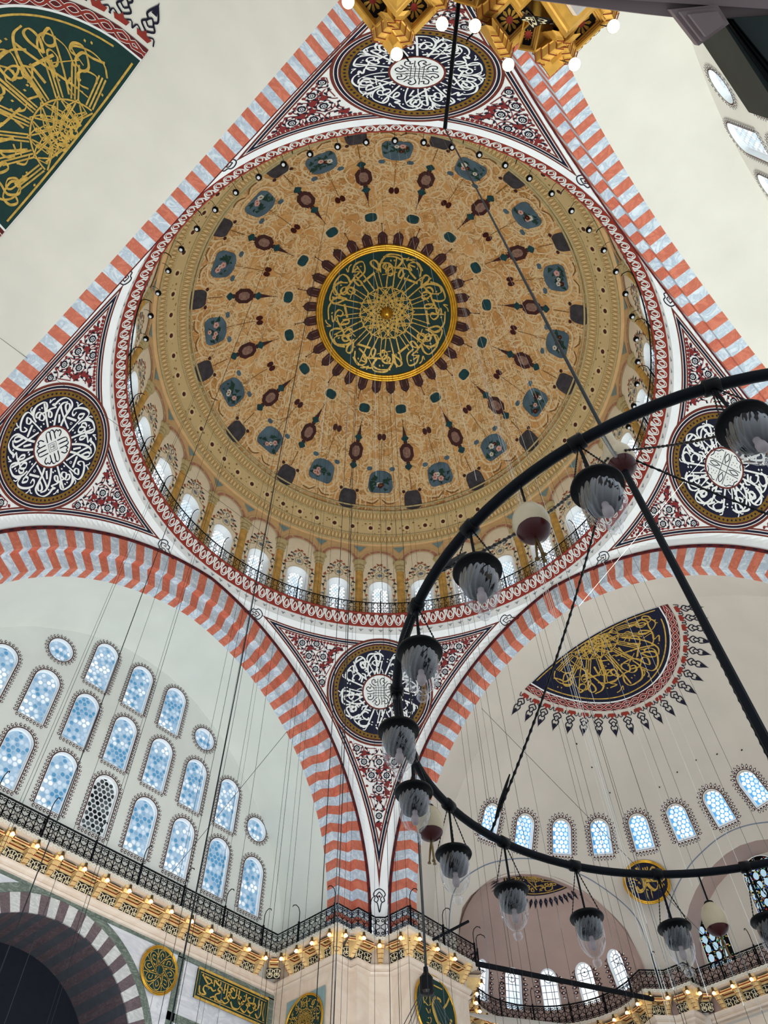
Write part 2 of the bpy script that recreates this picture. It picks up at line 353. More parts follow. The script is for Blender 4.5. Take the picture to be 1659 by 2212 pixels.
# --- pendentives
plain('maroon_paint', '#7d2a2a', .8)
for az, nm in CORN.items():
    G = []; nphi = 120
    for i in range(nphi+1):
        ph = (i/nphi)*90; pr_ = math.radians(ph); base = math.radians(az-45)
        # foot of this meridian on the arch line
        tx = abs(math.tan(pr_)) if ph <= 45 else abs(1/math.tan(pr_)); y = A*tx
        if y < 12.62: zf = outer_z(y); r = A/math.cos(pr_) if ph <= 45 else A/math.sin(pr_)
        else: zf = 19.3; r = 18.26*2**.5/(math.cos(pr_)+math.sin(pr_))
        e0 = math.atan2(zf-ZS, r); zt = ZR; col = []
        # top of the meridian: point of the shell at height ZR
        lo, hi = math.radians(20), math.radians(60)
        for _ in range(30):
            m = (lo+hi)/2; p = lift([[math.cos(m)*math.cos(pr_), math.cos(m)*math.sin(pr_), math.sin(m)]])[0]
            lo, hi = (m, hi) if p[2] < zt else (lo, m)
        for ej in np.radians(np.linspace(-11, 47, 90)):
            e = min(max(ej, e0), max(lo, e0))
            d = np.array([math.cos(e)*math.cos(pr_), math.cos(e)*math.sin(pr_), math.sin(e)]); col.append(lift([d])[0]@rz(base).T)
        G.append(col)
    wall = MB().grid(G).build('wall_%s_pendentive' % nm, 'plaster_cool', smooth=False, kind='structure',
        label='white pendentive with arabesque field, '+CDESC[az], cat='wall')
    fn = pend_fn(az)
    # field outline in the chart
    ys = np.linspace(0, 12.6, 60); arc = []
    for y in ys: arc.append([A, y, outer_z(y)])
    b = rz(math.radians(az-45)); R_ = toch(np.array(arc)@b.T, az)             # right-hand arch (x side)
    if R_[10][0] < 0: R_[:, 0] *= -1
    R_ = R_[np.argsort(R_[:, 0])]
    th = np.radians(np.linspace(0, 45, 40)); rg = np.c_[13.22*np.cos(th), 13.22*np.sin(th), np.full(40, ZR)]@b.T; T_ = toch(rg, az)
    T_[:, 0] = abs(T_[:, 0]); T_ = T_[np.argsort(T_[:, 0])]
    def off(Pp, d):
        t = np.gradient(Pp, axis=0); t /= np.linalg.norm(t, axis=1)[:, None]; n = np.c_[-t[:, 1], t[:, 0]]; return Pp+n*d
    def bounds(d, dt):
        a = off(R_, d); c = T_-np.array([0, dt]); xs = np.linspace(0, 9, 400)
        bo = np.interp(xs, a[:, 0], a[:, 1], left=-99); to = np.interp(xs, c[:, 0], c[:, 1])
        # left of the first arch point the arch line is vertical-ish: extrapolate to the axis
        k = (a[7]-a[1]); m = xs < a[0][0]; bo[m] = a[0][1]+(xs[m]-a[0][0])*(k[1]/k[0])
        i = np.argmax(bo > to); return xs[:i], bo[:i], to[:i]
    def outline(d, dt, n=60):
        xs, bo, to = bounds(d, dt); xe = xs[-1]; u = np.linspace(0, 1, n)
        xb = xe*u**1.7
        ybot = np.interp(xb, xs, bo); ytop = np.interp(xb, xs, to)
        right = np.c_[xb, ybot]; top = np.c_[xb, ytop][::-1]
        return np.vstack([right, top[1:], np.c_[-xb, ytop][1:], np.c_[-xb, ybot][::-1][:-1]]), xb, ybot, ytop
    # border lines: brown, white, navy, white, brown as nested bands
    fl = Flat(fn, .012)
    def band(d0, d1, mi, h):
        o0 = outline(d0, d0-.1)[0]; o1 = outline(d1, d1-.1)[0]; n = len(o0)
        fl.put(np.vstack([o0, o1]), [[i, (i+1) % n, n+(i+1) % n, n+i] for i in range(n)], mi, h)
    band(.52, .60, 0, .02); band(.60, .63, 1, .02); band(.63, .74, 2, .02); band(.74, .77, 1, .02); band(.77, .85, 0, .02)
    fl.build('border_lines', ['brown_line', 'white_paint', 'navy'], wall)
    o, xb, yb, yt = outline(.85, .72, 80); ff = Flat(fn, .02); nb = 26
    for sx in (1, -1):
        G2 = [[(sx*x, y0+(y1-y0)*v) for v in np.linspace(0, 1, nb)] for x, y0, y1 in zip(xb, yb, yt)]
        g = np.array(G2).reshape(-1, 2); fs = [[i*nb+j, i*nb+j+1, (i+1)*nb+j+1, (i+1)*nb+j] for i in range(len(xb)-1) for j in range(nb-1)]
        ff.put(g, [f[::-1] for f in fs] if sx > 0 else fs)
    ff.build('arabesque_ground', 'white_paint', wall)
    fo = Flat(fn, .045); bx, bb, bt = bounds(.93, .80)
    def ok(x, y, m=0.0):
        ax = abs(x)
        return ax < bx[-1]-.1 and np.interp(ax, bx, bb)+m < y < np.interp(ax, bx, bt)-m and math.hypot(x, y) > 3.1+m
    sp = .82; rows2 = int(13/(sp*.866))
    for j in range(-rows2, rows2):
        for i in range(-9, 10):
            cx = (i+.5*(j % 2))*sp; cy = j*sp*.866-1.0; q = (i*7+j*13) % 5
            if not ok(cx, cy, -.45): continue
            s_ = 1 if (i+j) % 2 else -1
            for k_ in range(2):
                th = np.linspace(0, 4.6, 16); r0 = .44-.02*k_; pts = [(cx+(r0-.045*t_)*math.cos(s_*t_+k_*PI+q), cy+(r0-.045*t_)*math.sin(s_*t_+k_*PI+q)) for t_ in th]
                pts = [p for p in pts if ok(*p)]
                if len(pts) > 4: fo.rib(pts, .042, 0, raw=True)
            if ok(cx, cy, .14):
                fo.disc((cx, cy), .175, 20, 1, lob=8, la=.13, h=.05); fo.ring((cx, cy), .075, .105, 12, 2, .055); fo.disc((cx, cy), .035, 8, 2, h=.055)
            for k_ in range(7):
                a = q+k_*2*PI/7; x, y = cx+.31*math.cos(a), cy+.31*math.sin(a)
                if ok(x, y, .06): fo.disc((x, y), .068 if k_ % 2 else .085, 8, 1, sx=1.25, sy=.55, rot=a+.9*s_, h=.05)
            for k_ in range(3):
                a = .52+k_*2*PI/3+(PI/3 if s_ > 0 else 0); x, y = cx+.53*math.cos(a), cy+.53*math.sin(a)
                if ok(x, y, .12) and (i+2*j+k_) % 2 == 0:
                    fo.disc((x, y), .19, 18, 0, sx=1.15, sy=.62, lob=3, la=.38, rot=a+.4, h=.047); fo.rib([(x-.16, y-.05), (x, y+.14), (x+.17, y+.02), (x+.24, y+.16)], .05, 0, 4, taper=True, h=.048)
    for sg in (1, -1):
        for u_ in range(1, 60):
            x = bx[-1]*u_/60; 
            for yy, dr in ((np.interp(x, bx, bb), 1), (np.interp(x, bx, bt), -1)):
                if math.hypot(x, yy) > 3.1 and u_ % 2: fo.disc((sg*x, yy+dr*.03), .085, 8, 0, sx=1, sy=.8, h=.046)
    fo.build('arabesque_scrolls', ['maroon_paint', 'ink', 'white_paint'], wall)
    # palmettes at the three points
    pal = Flat(fn, .03)
    def palmette(c, dirn, s_=1.0):
        u = np.array(dirn)/np.hypot(*dirn); v = np.array([-u[1], u[0]]); f = lambda a, b_: (c[0]+(u[0]*a+v[0]*b_)*s_, c[1]+(u[1]*a+v[1]*b_)*s_)
        pts = [f(0, 0), f(.12, .22), f(.3, .3), f(.42, .22), f(.6, .26), f(.72, .1), f(1.15, 0), f(.72, -.1), f(.6, -.26), f(.42, -.22), f(.3, -.3), f(.12, -.22)]
        pal.rib(pts, .05, 0, 4, closed=True)
        for q in ([f(.15, 0), f(.35, .15), f(.5, .05), f(.65, .12)], [f(.15, 0), f(.35, -.15), f(.5, -.05), f(.65, -.12)]): pal.rib(q, .045, 0, 4)
        pal.disc(f(.38, 0), .06*s_, 8, 1)
    oo = outline(.52, .42)[0]; tip = oo[np.argmin(oo[:, 1])]; ends = [oo[np.argmax(oo[:, 0])], oo[np.argmin(oo[:, 0])]]
    palmette((0, tip[1]), (0, -1)); palmette(ends[0], (1, .1)); palmette(ends[1], (-1, .1))
    pal.build('palmette', ['ink', 'maroon'], wall)
    # arch edge band in maroon with a dark chain
    fb = Flat(lambda xy, h: xy, 0)
# --- great arches, vaults behind them
def bay(k):
    """k=0 (+x) 1 (+y) 2 (-x) 3 (-y); local: s lateral, d outward, z"""
    M = rz(k*PI/2)
    return lambda s_, d, z: np.array([A+d, s_, z])@M.T
ADESC = ['over the front right half-dome', 'over the front left window wall', 'crossing the upper left corner', 'crossing the upper right corner']
TY = np.array([(0, 31.1), (1.5, 31.0), (3, 30.6), (4.5, 29.9), (6, 29.0), (7.3, 27.9), (8.4, 26.7), (9.3, 25.5), (10, 24.3), (10.5, 23.1), (10.8, 21.9), (10.93, 21.0), (10.95, 20.42)])
def ty_pts(ts):
    p = cat_rom(TY, 6); s_ = np.r_[0, np.cumsum(np.hypot(*np.diff(p, axis=0).T))]; s_ /= s_[-1]
    return np.array([(math.copysign(np.interp(abs(t), s_, p[:, 0]), t), np.interp(abs(t), s_, p[:, 1])) for t in ts])
SDX = 16.0; SDR = 12.2; SDZ = 20.4
def sd_pts(ts):
    out = []
    for t in ts:
        a = abs(t); s_ = -1 if t < 0 else 1
        if a > .88: out.append((s_*SDR, SDZ-(a-.88)/.12*1.9))
        else: an = PI/2*(1-a/.88); out.append((s_*SDR*math.cos(an), SDZ+SDR*math.sin(an)))
    return np.array(out)
NV = 45
for k in range(4):
    L = bay(k); typA = k % 2 == 1; N = 2*NV+1
    ts = np.array([-1+2*i/N for i in range(N+1)]); sub = 2
    curves = [((12.46, 34.22), 0)]
    curves += [((11.74, 32.9), 0), ((11.74, 32.9), .35), ((10.79, 32.0), .35), ((10.79, 32.0), 1.05)] if typA else [((11.49, 32.94), 0), ((11.49, 32.94), .73)]
    mb = MB()
    for i in range(N):
        tt = np.linspace(ts[i], ts[i+1], sub+1)
        G = [[L(s_, d, z) for (w, d) in curves for s_, z in [arch_pts(w[0], w[1], [t])[0]]] for t in tt]
        mb.grid(G, i % 2)
    arch = mb.build('trim_%d' % (k+1), ['red_stone', 'grey_marble'], kind='structure', cat='arch',
        label='great pointed arch of alternating red and grey-white voussoirs '+ADESC[k])
    tt = np.linspace(-1, 1, 161); m2 = MB(); ln = arch_pts(12.62, 34.4, tt); li = arch_pts(12.46, 34.22, tt)
    m2.grid([[L(a[0], -.02, a[1]), L(a[0], -.06, a[1]), L(b_[0], -.06, b_[1]), L(b_[0], .0, b_[1])] for a, b_ in zip(ln, li)], 0)
    for i in range(0, 160):
        if i % 2: continue
        c0 = (ln[i]+li[i])/2; c1 = (ln[i+1]+li[i+1])/2; n = (ln[i]-li[i]); n = n/np.hypot(*n)*.035
        a, b_ = c0+(c1-c0)*.1, c0+(c1-c0)*.9
        m2.add([L(a[0]-n[0], -.065, a[1]-n[1]), L(b_[0]-n[0], -.065, b_[1]-n[1]), L(b_[0]+n[0], -.065, b_[1]+n[1]), L(a[0]+n[0], -.065, a[1]+n[1])], [[0, 1, 2, 3]], 1)
    m2.build('edge_moulding', ['maroon', 'ink'], arch)
    # plain barrel between arch and end wall
    t2 = np.linspace(-1, 1, 97)
    if typA:
        c0 = arch_pts(10.79, 32.0, t2); c1 = ty_pts(t2); d0, d1 = 1.05, 17.5-A
        G = [[L(*(lambda s_, z, d: (s_, d, z))(a[0]+(b_[0]-a[0])*v**1.7, a[1]+(b_[1]-a[1])*v**1.9, d0+(d1-d0)*v)) for v in np.linspace(0, 1, 12)] for a, b_ in zip(c0, c1)]
    else:
        c0 = arch_pts(11.49, 32.94, t2); c1 = sd_pts(t2); d0 = .73; d1 = (SDX if k == 0 else 17.3)-A
        G = [[L(a[0]+(b_[0]-a[0])*v, d0+(d1-d0)*v, a[1]+(b_[1]-a[1])*v) for v in np.linspace(0, 1, 8)] for a, b_ in zip(c0, c1)]
    MB().grid(G).build('ceiling_%s_vault' % SIDE[k], 'plaster_warm' if k == 0 else 'plaster_tymp' if k == 1 else 'plaster', smooth=True, kind='structure', cat='vault',
        label='plain plastered vault behind the striped arch '+ADESC[k])
# --- windows -----------------------------------------------------------------
def arch_outline(w, h, n=14):
    """round-headed outline, origin at bottom centre, counter-clockwise"""
    r = w/2; hs = h-r; return [(-r, 0), (r, 0)]+[(r*math.cos(a), hs+r*math.sin(a)) for a in np.linspace(0, PI, n)]
def circ_outline(r, n=28): return [(r*math.cos(a), r*math.sin(a)) for a in np.linspace(0, 2*PI, n, endpoint=False)]
def scale_out(o, d):
    o = np.asarray(o, float); n = len(o); out = []
    for i in range(n):
        a, b_, c = o[i-1], o[i], o[(i+1) % n]; t1 = b_-a; t2 = c-b_; t1 /= np.hypot(*t1)+1e-9; t2 /= np.hypot(*t2)+1e-9
        n1 = np.array([t1[1], -t1[0]]); n2 = np.array([t2[1], -t2[0]]); m = n1+n2; m /= (m@m)/2+1e-9; out.append(b_+m*d)
    return np.array(out)
def inside(o, x, y):
    r = False; j = len(o)-1
    for i in range(len(o)):
        if ((o[i][1] > y) != (o[j][1] > y)) and (x < (o[j][0]-o[i][0])*(y-o[i][1])/(o[j][1]-o[i][1])+o[i][0]): r = not r
        j = i
    return r
def window(name, outline, depth, pitch, mats, label, group, fringe=.16, splay=.0, pattern='hex', disc=.36, teeth=True, tooth=.17, frame=.05):
    """local frame: x right, y up, z towards the room (0 = wall face)"""
    ro = empty(name, label=label, cat='window', group=group, kind='structure')
    o = np.asarray(outline, float); oin = scale_out(o, -splay); n = len(o)
    P3 = lambda q, z: np.c_[np.asarray(q), np.full(len(q), z)]
    mb = MB(); fr = scale_out(oin, -frame)
    mb.add(np.vstack([P3(o, .03), P3(oin, -depth), P3(fr, -depth), P3(scale_out(o, .035), .03), P3(scale_out(o, .035), 0)]),
        [[k_*n+i, k_*n+(i+1) % n, (k_+1)*n+(i+1) % n, (k_+1)*n+i] for k_ in (0, 1) for i in range(n)]+[[i, 3*n+i, 3*n+(i+1) % n, (i+1) % n] for i in range(n)]+[[3*n+i, 4*n+i, 4*n+(i+1) % n, 3*n+(i+1) % n] for i in range(n)])
    mb.build('window_frame', 'plaster_cool', ro)
    la = MB(); la.add(P3(fr, -depth-.02), [list(range(n))]); gl = MB()
    x0, y0 = fr.min(0); x1, y1 = fr.max(0)
    if pattern == 'hex':
        la.build('gypsum_lattice', mats[0], ro); r = pitch*disc; row = 0; y = y0+pitch*.45
        while y < y1:
            x = x0+pitch*(.5 if row % 2 else .0)
            while x < x1+.01:
                pts = [(x+r*math.cos(a), y+r*math.sin(a)) for a in np.arange(12)*PI/6]
                if inside(fr, x, y):
                    cl = [(px, py) for px, py in pts if inside(fr, px, py)]
                    if len(cl) > 4: gl.add(P3(cl, -depth-.005), [list(range(len(cl)))])
                x += pitch
            y += pitch*.866; row += 1
        gl.build('pane', mats[1], ro)
    elif pattern == 'bars':
        gl.add(P3(fr, -depth-.02), [list(range(n))]); gl.build('pane', mats[1], ro)
        ba = Flat(lambda xy, h: P3(xy, h), -depth)
        cx = (x0+x1)/2; w = x1-x0
        for dx in (-.26*w, .26*w): ba.rib([(cx+dx, y0), (cx+dx, y1-w*.42)], .035, k=2)
        for yy in np.arange(y0+.25, y1-w*.4, .32): ba.rib([(x0, yy), (x1, yy)], .03, k=2)
        cy = y1-w/2
        ba.ring((cx, cy), .25*w-.015, .25*w+.02, 20)
        for a in np.linspace(0, PI, 6): ba.rib([(cx+.26*w*math.cos(a), cy+.26*w*math.sin(a)), (cx+.5*w*math.cos(a), cy+.5*w*math.sin(a))], .028, k=2)
        ba.disc((cx, cy), .05, 8); ba.build('glazing_bar', mats[0], ro)
    if teeth:
        fl = Flat(lambda xy, h: P3(xy, h), .045); q = scale_out(o, .05); fl.rib(q, .045, 0, closed=True, raw=True)
        q2 = scale_out(o, .10); seg = np.hypot(*(np.roll(q2, -1, 0)-q2).T); cum = np.r_[0, np.cumsum(seg)]; tot = cum[-1]; nt = int(tot/tooth)
        for i in range(nt):
            s_ = (i+.5)*tot/nt; j = np.searchsorted(cum, s_)-1; a, b_ = q2[j], q2[(j+1) % n]; t = (b_-a)/(seg[j]+1e-9); p = a+t*(s_-cum[j]); nn = np.array([t[1], -t[0]])
            f = lambda u, v: p+t*u+nn*v
            g = tooth*.5
            fl.poly([f(-g*.35, 0), f(g*.35, 0), f(g*.75, fringe*.45), f(0, fringe), f(-g*.75, fringe*.45)][::-1], 0, .05)
            fl.poly([f(-g*.2, fringe*.3), f(g*.2, fringe*.3), f(g*.35, fringe*.5), f(0, fringe*.72), f(-g*.35, fringe*.5)][::-1], 1, .055)
        fl.build('painted_border', ['window_ink', 'plaster_cool'], ro)
    return ro
WN = [0]
def wname(): WN[0] += 1; return 'window_%d' % WN[0]
def frame_mat(p, right, up, nrm): return Matrix([[right[0], up[0], nrm[0], p[0]], [right[1], up[1], nrm[1], p[1]], [right[2], up[2], nrm[2], p[2]], [0, 0, 0, 1]])
# tympanum windows (front left and back right walls)
AW = arch_outline(1.2, 2.68); OC = circ_outline(.6)
ORD = ['first', 'second', 'third', 'fourth', 'fifth', 'sixth', 'seventh', 'eighth', 'ninth']
rows = [(21.15, [-8.75+2.19*i for i in range(9)]), (24.5, [-6.57+2.19*i for i in range(7)]), (27.85, [-2.19, 0, 2.19])]
ocs = [(-4.42, 28.6), (4.42, 28.6), (-8.62, 25.35), (8.62, 25.35)]
RN = ['bottom', 'middle', 'top']
holes = []
protoA = window(wname(), AW, .13, .24, ('gypsum_pale', 'pane_sky'), 'x', 'round-headed windows of the front left wall', frame=.03, disc=.4)
protoO = window(wname(), OC, .13, .24, ('gypsum_pale', 'pane_sky'), 'x', 'small round windows of the front left wall', frame=.03, disc=.4)
usedA = usedO = False
def yplace(k, s_, z): 
    M = rz(k*PI/2); p = np.array([17.5 if k in (1, 3) else 0, s_, z])@M.T
    nrm = -np.array([1, 0, 0])@M.T; right = np.cross([0, 0, 1], nrm); return frame_mat(p, right, (0, 0, 1), nrm)
def set_mats(o, a, b_):
    for ch in o.children:
        if ch.name.startswith('gypsum') or ch.name.startswith('pane'):
            me = ch.data.copy(); ch.data = me; me.materials.clear(); me.materials.append(MAT[a if ch.name.startswith('gyps') else b_])
FROMR = 'from the right'
for ri, (z, xs) in enumerate(rows):
    for i, x in enumerate(xs):
        # front left wall: world x = -s in bay 1 frame
        if x > -7:
            w = protoA if not usedA else copy_tree(protoA); usedA = True
            if w is not protoA: w.name = wname()
            w.matrix_world = yplace(1, -x, z); w['label'] = 'arched window with round glass panes, front left wall, %s row, %s %s' % (RN[ri], ORD[len(xs)-1-i], FROMR)
            if ri == 0 and i == 4: 
                set_mats(w, 'gypsum_white', 'pane_dark'); w['label'] = 'arched window whose round panes are black, bottom row of front left wall'
        holes.append([(x+a, z+b_) for a, b_ in scale_out(AW, .0)])
for x, z in ocs:
    if x > -6:
        w = protoO if not usedO else copy_tree(protoO); usedO = True
        if w is not protoO: w.name = wname()
        w.matrix_world = yplace(1, -x, z); w['label'] = 'small round window on the front left wall, '+{(-4.42): 'upper left beside the top row of windows', 4.42: 'right of the top row of windows', 8.62: 'lower right beside the middle row of windows'}[x]
    holes.append([(x+a, z+b_) for a, b_ in OC])
tp = ty_pts(np.linspace(-1, 1, 121)); outl = [tuple(p) for p in tp]
vs, fs = cdt(outl, holes)
for k, nm in ((1, 'front_left'), (3, 'back_right')):
    M = rz(k*PI/2); V = np.array([[17.5, -p[0], p[1]] for p in vs])@M.T
    MB().add(V, fs if k else fs).build('wall_%s_tympanum' % nm, 'plaster_tymp' if k == 1 else 'plaster', kind='structure', cat='wall',
        label='pale wall with rows of arched windows, '+('filling the front left arch' if k == 1 else 'seen at a steep angle at upper right'))
for (k_, z, x) in [(1, 24.5, -6.57), (1, 24.5, -4.38), (1, 24.5, -2.19), (1, 24.5, 0), (2, 27.85, -2.19), (2, 27.85, 0), (2, 27.85, 2.19), (0, 21.15, -4.38), (0, 21.15, -2.19), (0, 21.15, -6.57)]:
    w = copy_tree(protoA); w.name = wname(); w.matrix_world = yplace(3, x, z); set_mats(w, 'gypsum_white', 'pane_white'); w['group'] = 'blown-out windows of the back right wall'
    w['label'] = 'bright arched window of the back right wall, %s row, %s from the left' % (RN[k_], {-6.57: 'second', -4.38: 'third', -2.19: 'fourth', 0: 'fifth', 2.19: 'sixth'}[x])
for x, z in ((-4.42, 28.6), (4.42, 28.6), (-8.62, 25.35)):
    w = copy_tree(protoO); w.name = wname(); w.matrix_world = yplace(3, x, z); set_mats(w, 'gypsum_white', 'pane_white'); w['group'] = 'blown-out round windows of the back right wall'
    w['label'] = 'bright small round window on the back right wall, '+{-4.42: 'left of its top row', 4.42: 'right of its top row', -8.62: 'low beside its middle row'}[x]
# --- half-domes ---------------------------------------------------------------
def sd_pt(az, v):
    """v: height parameter; >=0 elevation in rad, <0 vertical wall"""
    if v >= 0: return [SDR*math.cos(v)*math.cos(az), SDR*math.cos(v)*math.sin(az), SDZ+SDR*math.sin(v)]
    return [SDR*math.cos(az), SDR*math.sin(az), SDZ+SDR*v]
def z2v(z): return math.asin((z-SDZ)/SDR) if z > SDZ else (z-SDZ)/SDR
def open_out(c, wd):
    prof = [(17.95, 1.0), (20.4, 1.0), (21.9, .975), (22.8, .93), (23.5, .83), (24.1, .70), (24.6, .55), (24.95, .38), (25.2, .2), (25.3, 0)]
    R_ = [(c+wd*w, z) for z, w in prof]; L_ = [(c-wd*w, z) for z, w in prof[:-1]]; return [(math.radians(a), z2v(z)) for a, z in R_+L_[::-1]]
SDW = [12.5*i for i in range(-6, 7)]
WS = arch_outline(1.02, 1.82)
def win_hole(az, zb):
    return [(math.radians(az)-x/(SDR*.83), z2v(zb)+y/SDR) for x, y in WS][::-1]
for k, xx, nm in ((0, SDX, 'front_right'), (2, 17.3, 'back_left')):
    M = rz(k*PI/2); hl = [open_out(58, 24.2), open_out(-58, 24.2), open_out(0, 22.3)]+[win_hole(a, 26.3) for a in SDW] if k == 0 else []
    top = math.radians(50); az = np.radians(np.linspace(-90, 90, 61)); vv = np.linspace(z2v(17.9), top, 26)
    outer = [(a, vv[0]) for a in az]+[(az[-1], v) for v in vv[1:]]+[(a, top) for a in az[::-1][1:]]+[(az[0], v) for v in vv[::-1][1:-1]]
    inner = [(a+1e-5, v) for a in az[1:-1] for v in vv[1:-1]]
    vs, fs = cdt(outer, hl, inner)
    mb = MB(); mb.add((np.array([sd_pt(a, v) for a, v in vs])+[xx, 0, 0])@M.T, fs)
    G = [[(np.array(sd_pt(a, v))+[xx, 0, 0])@M.T for v in np.linspace(top, PI/2, 16)] for a in az]; mb.grid(G, 0)
    mb.build('ceiling_%s_half_dome' % nm, 'plaster_warm' if k == 0 else 'plaster', smooth=True, kind='structure', cat='half-dome',
        label='large plain half-dome '+('with a row of arched windows round its base, front right' if k == 0 else 'in the upper left corner of the photo'))
# window set of the half-dome
protoS = window(wname(), WS, .18, .25, ('gypsum_blue', 'pane_white'), 'x', 'arched windows round the base of the front right half-dome', fringe=.27, tooth=.18, disc=.43)
u = False
for i, azd in enumerate(SDW):
    if azd < -14: continue
    a = math.radians(azd); zc = 27.2; v = z2v(zc); nrm = -np.array([math.cos(v)*math.cos(a), math.cos(v)*math.sin(a), math.sin(v)])
    up = np.array([-math.sin(v)*math.cos(a), -math.sin(v)*math.sin(a), math.cos(v)]); right = np.cross(up, nrm)
    pc = np.array([SDX+SDR*math.cos(v)*math.cos(a), SDR*math.cos(v)*math.sin(a), zc])
    w = protoS if not u else copy_tree(protoS); 
    if u: w.name = wname()
    u = True; w.matrix_world = frame_mat(pc-up*.96+nrm*.03, right, up, nrm)
    w['label'] = 'arched window with blue-white panes, base of the big half-dome, %s from the left' % ORD[12-i]
# central recess with stained glass
REC = 28.5; oo = [(math.radians(a_), z2) for a_, z2 in []]
prof = open_out(0, 22.3)
rim = np.array([sd_pt(a, v) for a, v in prof])+[SDX, 0, 0]; rim = rim[np.argsort(-np.arctan2(rim[:, 2]-20, rim[:, 1]))]
op = [p for p in rim if p[2] > 17.9]; G = [[p, np.array([REC, p[1]*.98, p[2]-.05])] for p in sorted(op, key=lambda p: math.atan2(p[1], p[2]-20))]
MB().grid(G).build('ceiling_apse_recess', 'plaster_pink', smooth=True, kind='structure', cat='vault', label='pinkish curved underside of the arch above the stained-glass windows')
MB().add([[REC, -6, 17.9], [REC, 6, 17.9], [REC, 6, 26.5], [REC, -6, 26.5]], [[0, 1, 2, 3]]).build('wall_apse', 'plaster_warm', kind='structure', cat='wall', label='flat pale wall holding the stained-glass windows at lower right')
def stained(y, z, w, h, label):
    ro = empty(wname(), label=label, cat='stained-glass window', kind='structure'); ro.matrix_world = frame_mat((REC-.06, y, z), (0, 1, 0), (0, 0, 1), (-1, 0, 0))
    ro.matrix_world = frame_mat((REC-.06, y, z), (0, -1, 0), (0, 0, 1), (-1, 0, 0)); o = arch_outline(w, h)
    P3 = lambda xy, hh: np.c_[np.asarray(xy), np.full(len(xy), hh)]
    MB().add(P3(o, .0), [list(range(len(o)))]).build('lead_ground', 'dark_iron', ro)
    fl = Flat(P3, .012); ms = ['stain_sky', 'stain_blue', 'stain_red', 'stain_yellow', 'stain_green']
    ins = scale_out(o, -.03)
    for r in range(int(h/.46)+1):
        for c in range(int(w/.4)+1):
            x = -w/2+.22+c*.42+(.0 if r % 2 else .0); yy = .26+r*.47
            if inside(ins, x, yy): fl.disc((x, yy), .15, 16, 0, sy=1.35)
    for _ in range(int(w*h*110)):
        x = random.uniform(-w/2, w/2); yy = random.uniform(0, h)
        if not inside(ins, x, yy): continue
        fx = ((x+w/2-.22)/.42+.5) % 1-.5; fy = ((yy-.26)/.47+.5) % 1-.5
        if (fx*.42)**2+(fy*.47/1.35)**2 < .17**2: continue
        fl.disc((x, yy), random.uniform(.02, .045), 6, random.choice([1, 2, 3, 3, 4, 0]), .014)
    fl.build('coloured_pane', ms, ro); fr = Flat(P3, .03); fr.rib(scale_out(o, .02), .05, closed=True, raw=True); fr.build('window_frame', 'plaster_cool', ro)
stained(3.5, 20.6, 1.45, 2.75, 'stained-glass window behind the ostrich egg lamp, left of the two')
stained(-.1, 21.6, 1.9, 3.55, 'stained-glass window at the right edge, the higher and wider of the two')
# exedra (small half-dome on the left of the big one)
EC = np.array([21.9, 9.44, 20.4]); ER = 5.0; EA = 58
def ex_pt(a, v, r=ER):
    if v >= 0: return EC+[r*math.cos(v)*math.cos(a), r*math.cos(v)*math.sin(a), r*math.sin(v)]
    return EC+[r*math.cos(a), r*math.sin(a), r*v]
WX = arch_outline(.92, 2.05); EW = [84, 59.5, 35.5, 11.5, -13]
a0, a1 = math.radians(EA-92), math.radians(EA+92); top = math.radians(55); az = np.linspace(a0, a1, 41); vv = np.linspace(-.5, top, 16)
outer = [(a, vv[0]) for a in az]+[(az[-1], v) for v in vv[1:]]+[(a, top) for a in az[::-1][1:]]+[(az[0], v) for v in vv[::-1][1:-1]]
hl = [[(math.radians(e)-x/(ER*.95), .03+y/ER) for x, y in WX][::-1] for e in EW]
vs, fs = cdt(outer, hl, [(a+1e-5, v) for a in az[1:-1] for v in vv[1:-1]])
mb = MB().add(np.array([ex_pt(a, v) for a, v in vs]), fs); mb.grid([[ex_pt(a, v) for v in np.linspace(top, PI/2, 10)] for a in az])
rim2 = [np.array(sd_pt(a, v))+[SDX, 0, 0] for a, v in open_out(EA, 24.2)]; uo = np.array([math.cos(math.radians(EA)), math.sin(math.radians(EA)), 0])
qq = lambda p: EC+(p+uo*.35-EC)/np.linalg.norm(p+uo*.35-EC)*ER if p[2] > 20.4 else p+uo*.3
MB().grid([[p-uo*.04, p+uo*.02, qq(p)] for p in rim2]).build('ceiling_niche_reveal', 'plaster_pink', kind='structure', cat='vault', label='narrow pinkish underside of the small half-dome arch')
mb.build('ceiling_exedra', 'plaster_pink', smooth=True, kind='structure', cat='half-dome', label='small greyish half-dome with five arched windows, lower right')
protoX = window(wname(), WX, .15, .25, ('flower_grey', 'pane_white'), 'x', 'arched windows of the small half-dome', fringe=.3, tooth=.24, pattern='bars')
for i, e in enumerate(EW):
    a = math.radians(e); v = .03+1.0/ER; nrm = -np.array([math.cos(v)*math.cos(a), math.cos(v)*math.sin(a), math.sin(v)]); up = np.array([-math.sin(v)*math.cos(a), -math.sin(v)*math.sin(a), math.cos(v)])
    w = protoX if i == 0 else copy_tree(protoX)
    if i: w.name = wname()
    w.matrix_world = frame_mat(ex_pt(a, v)-up*1.0+nrm*.04, np.cross(up, nrm), up, nrm); w['label'] = 'arched window with lead glazing bars in the small half-dome, %s from the left' % ORD[i]
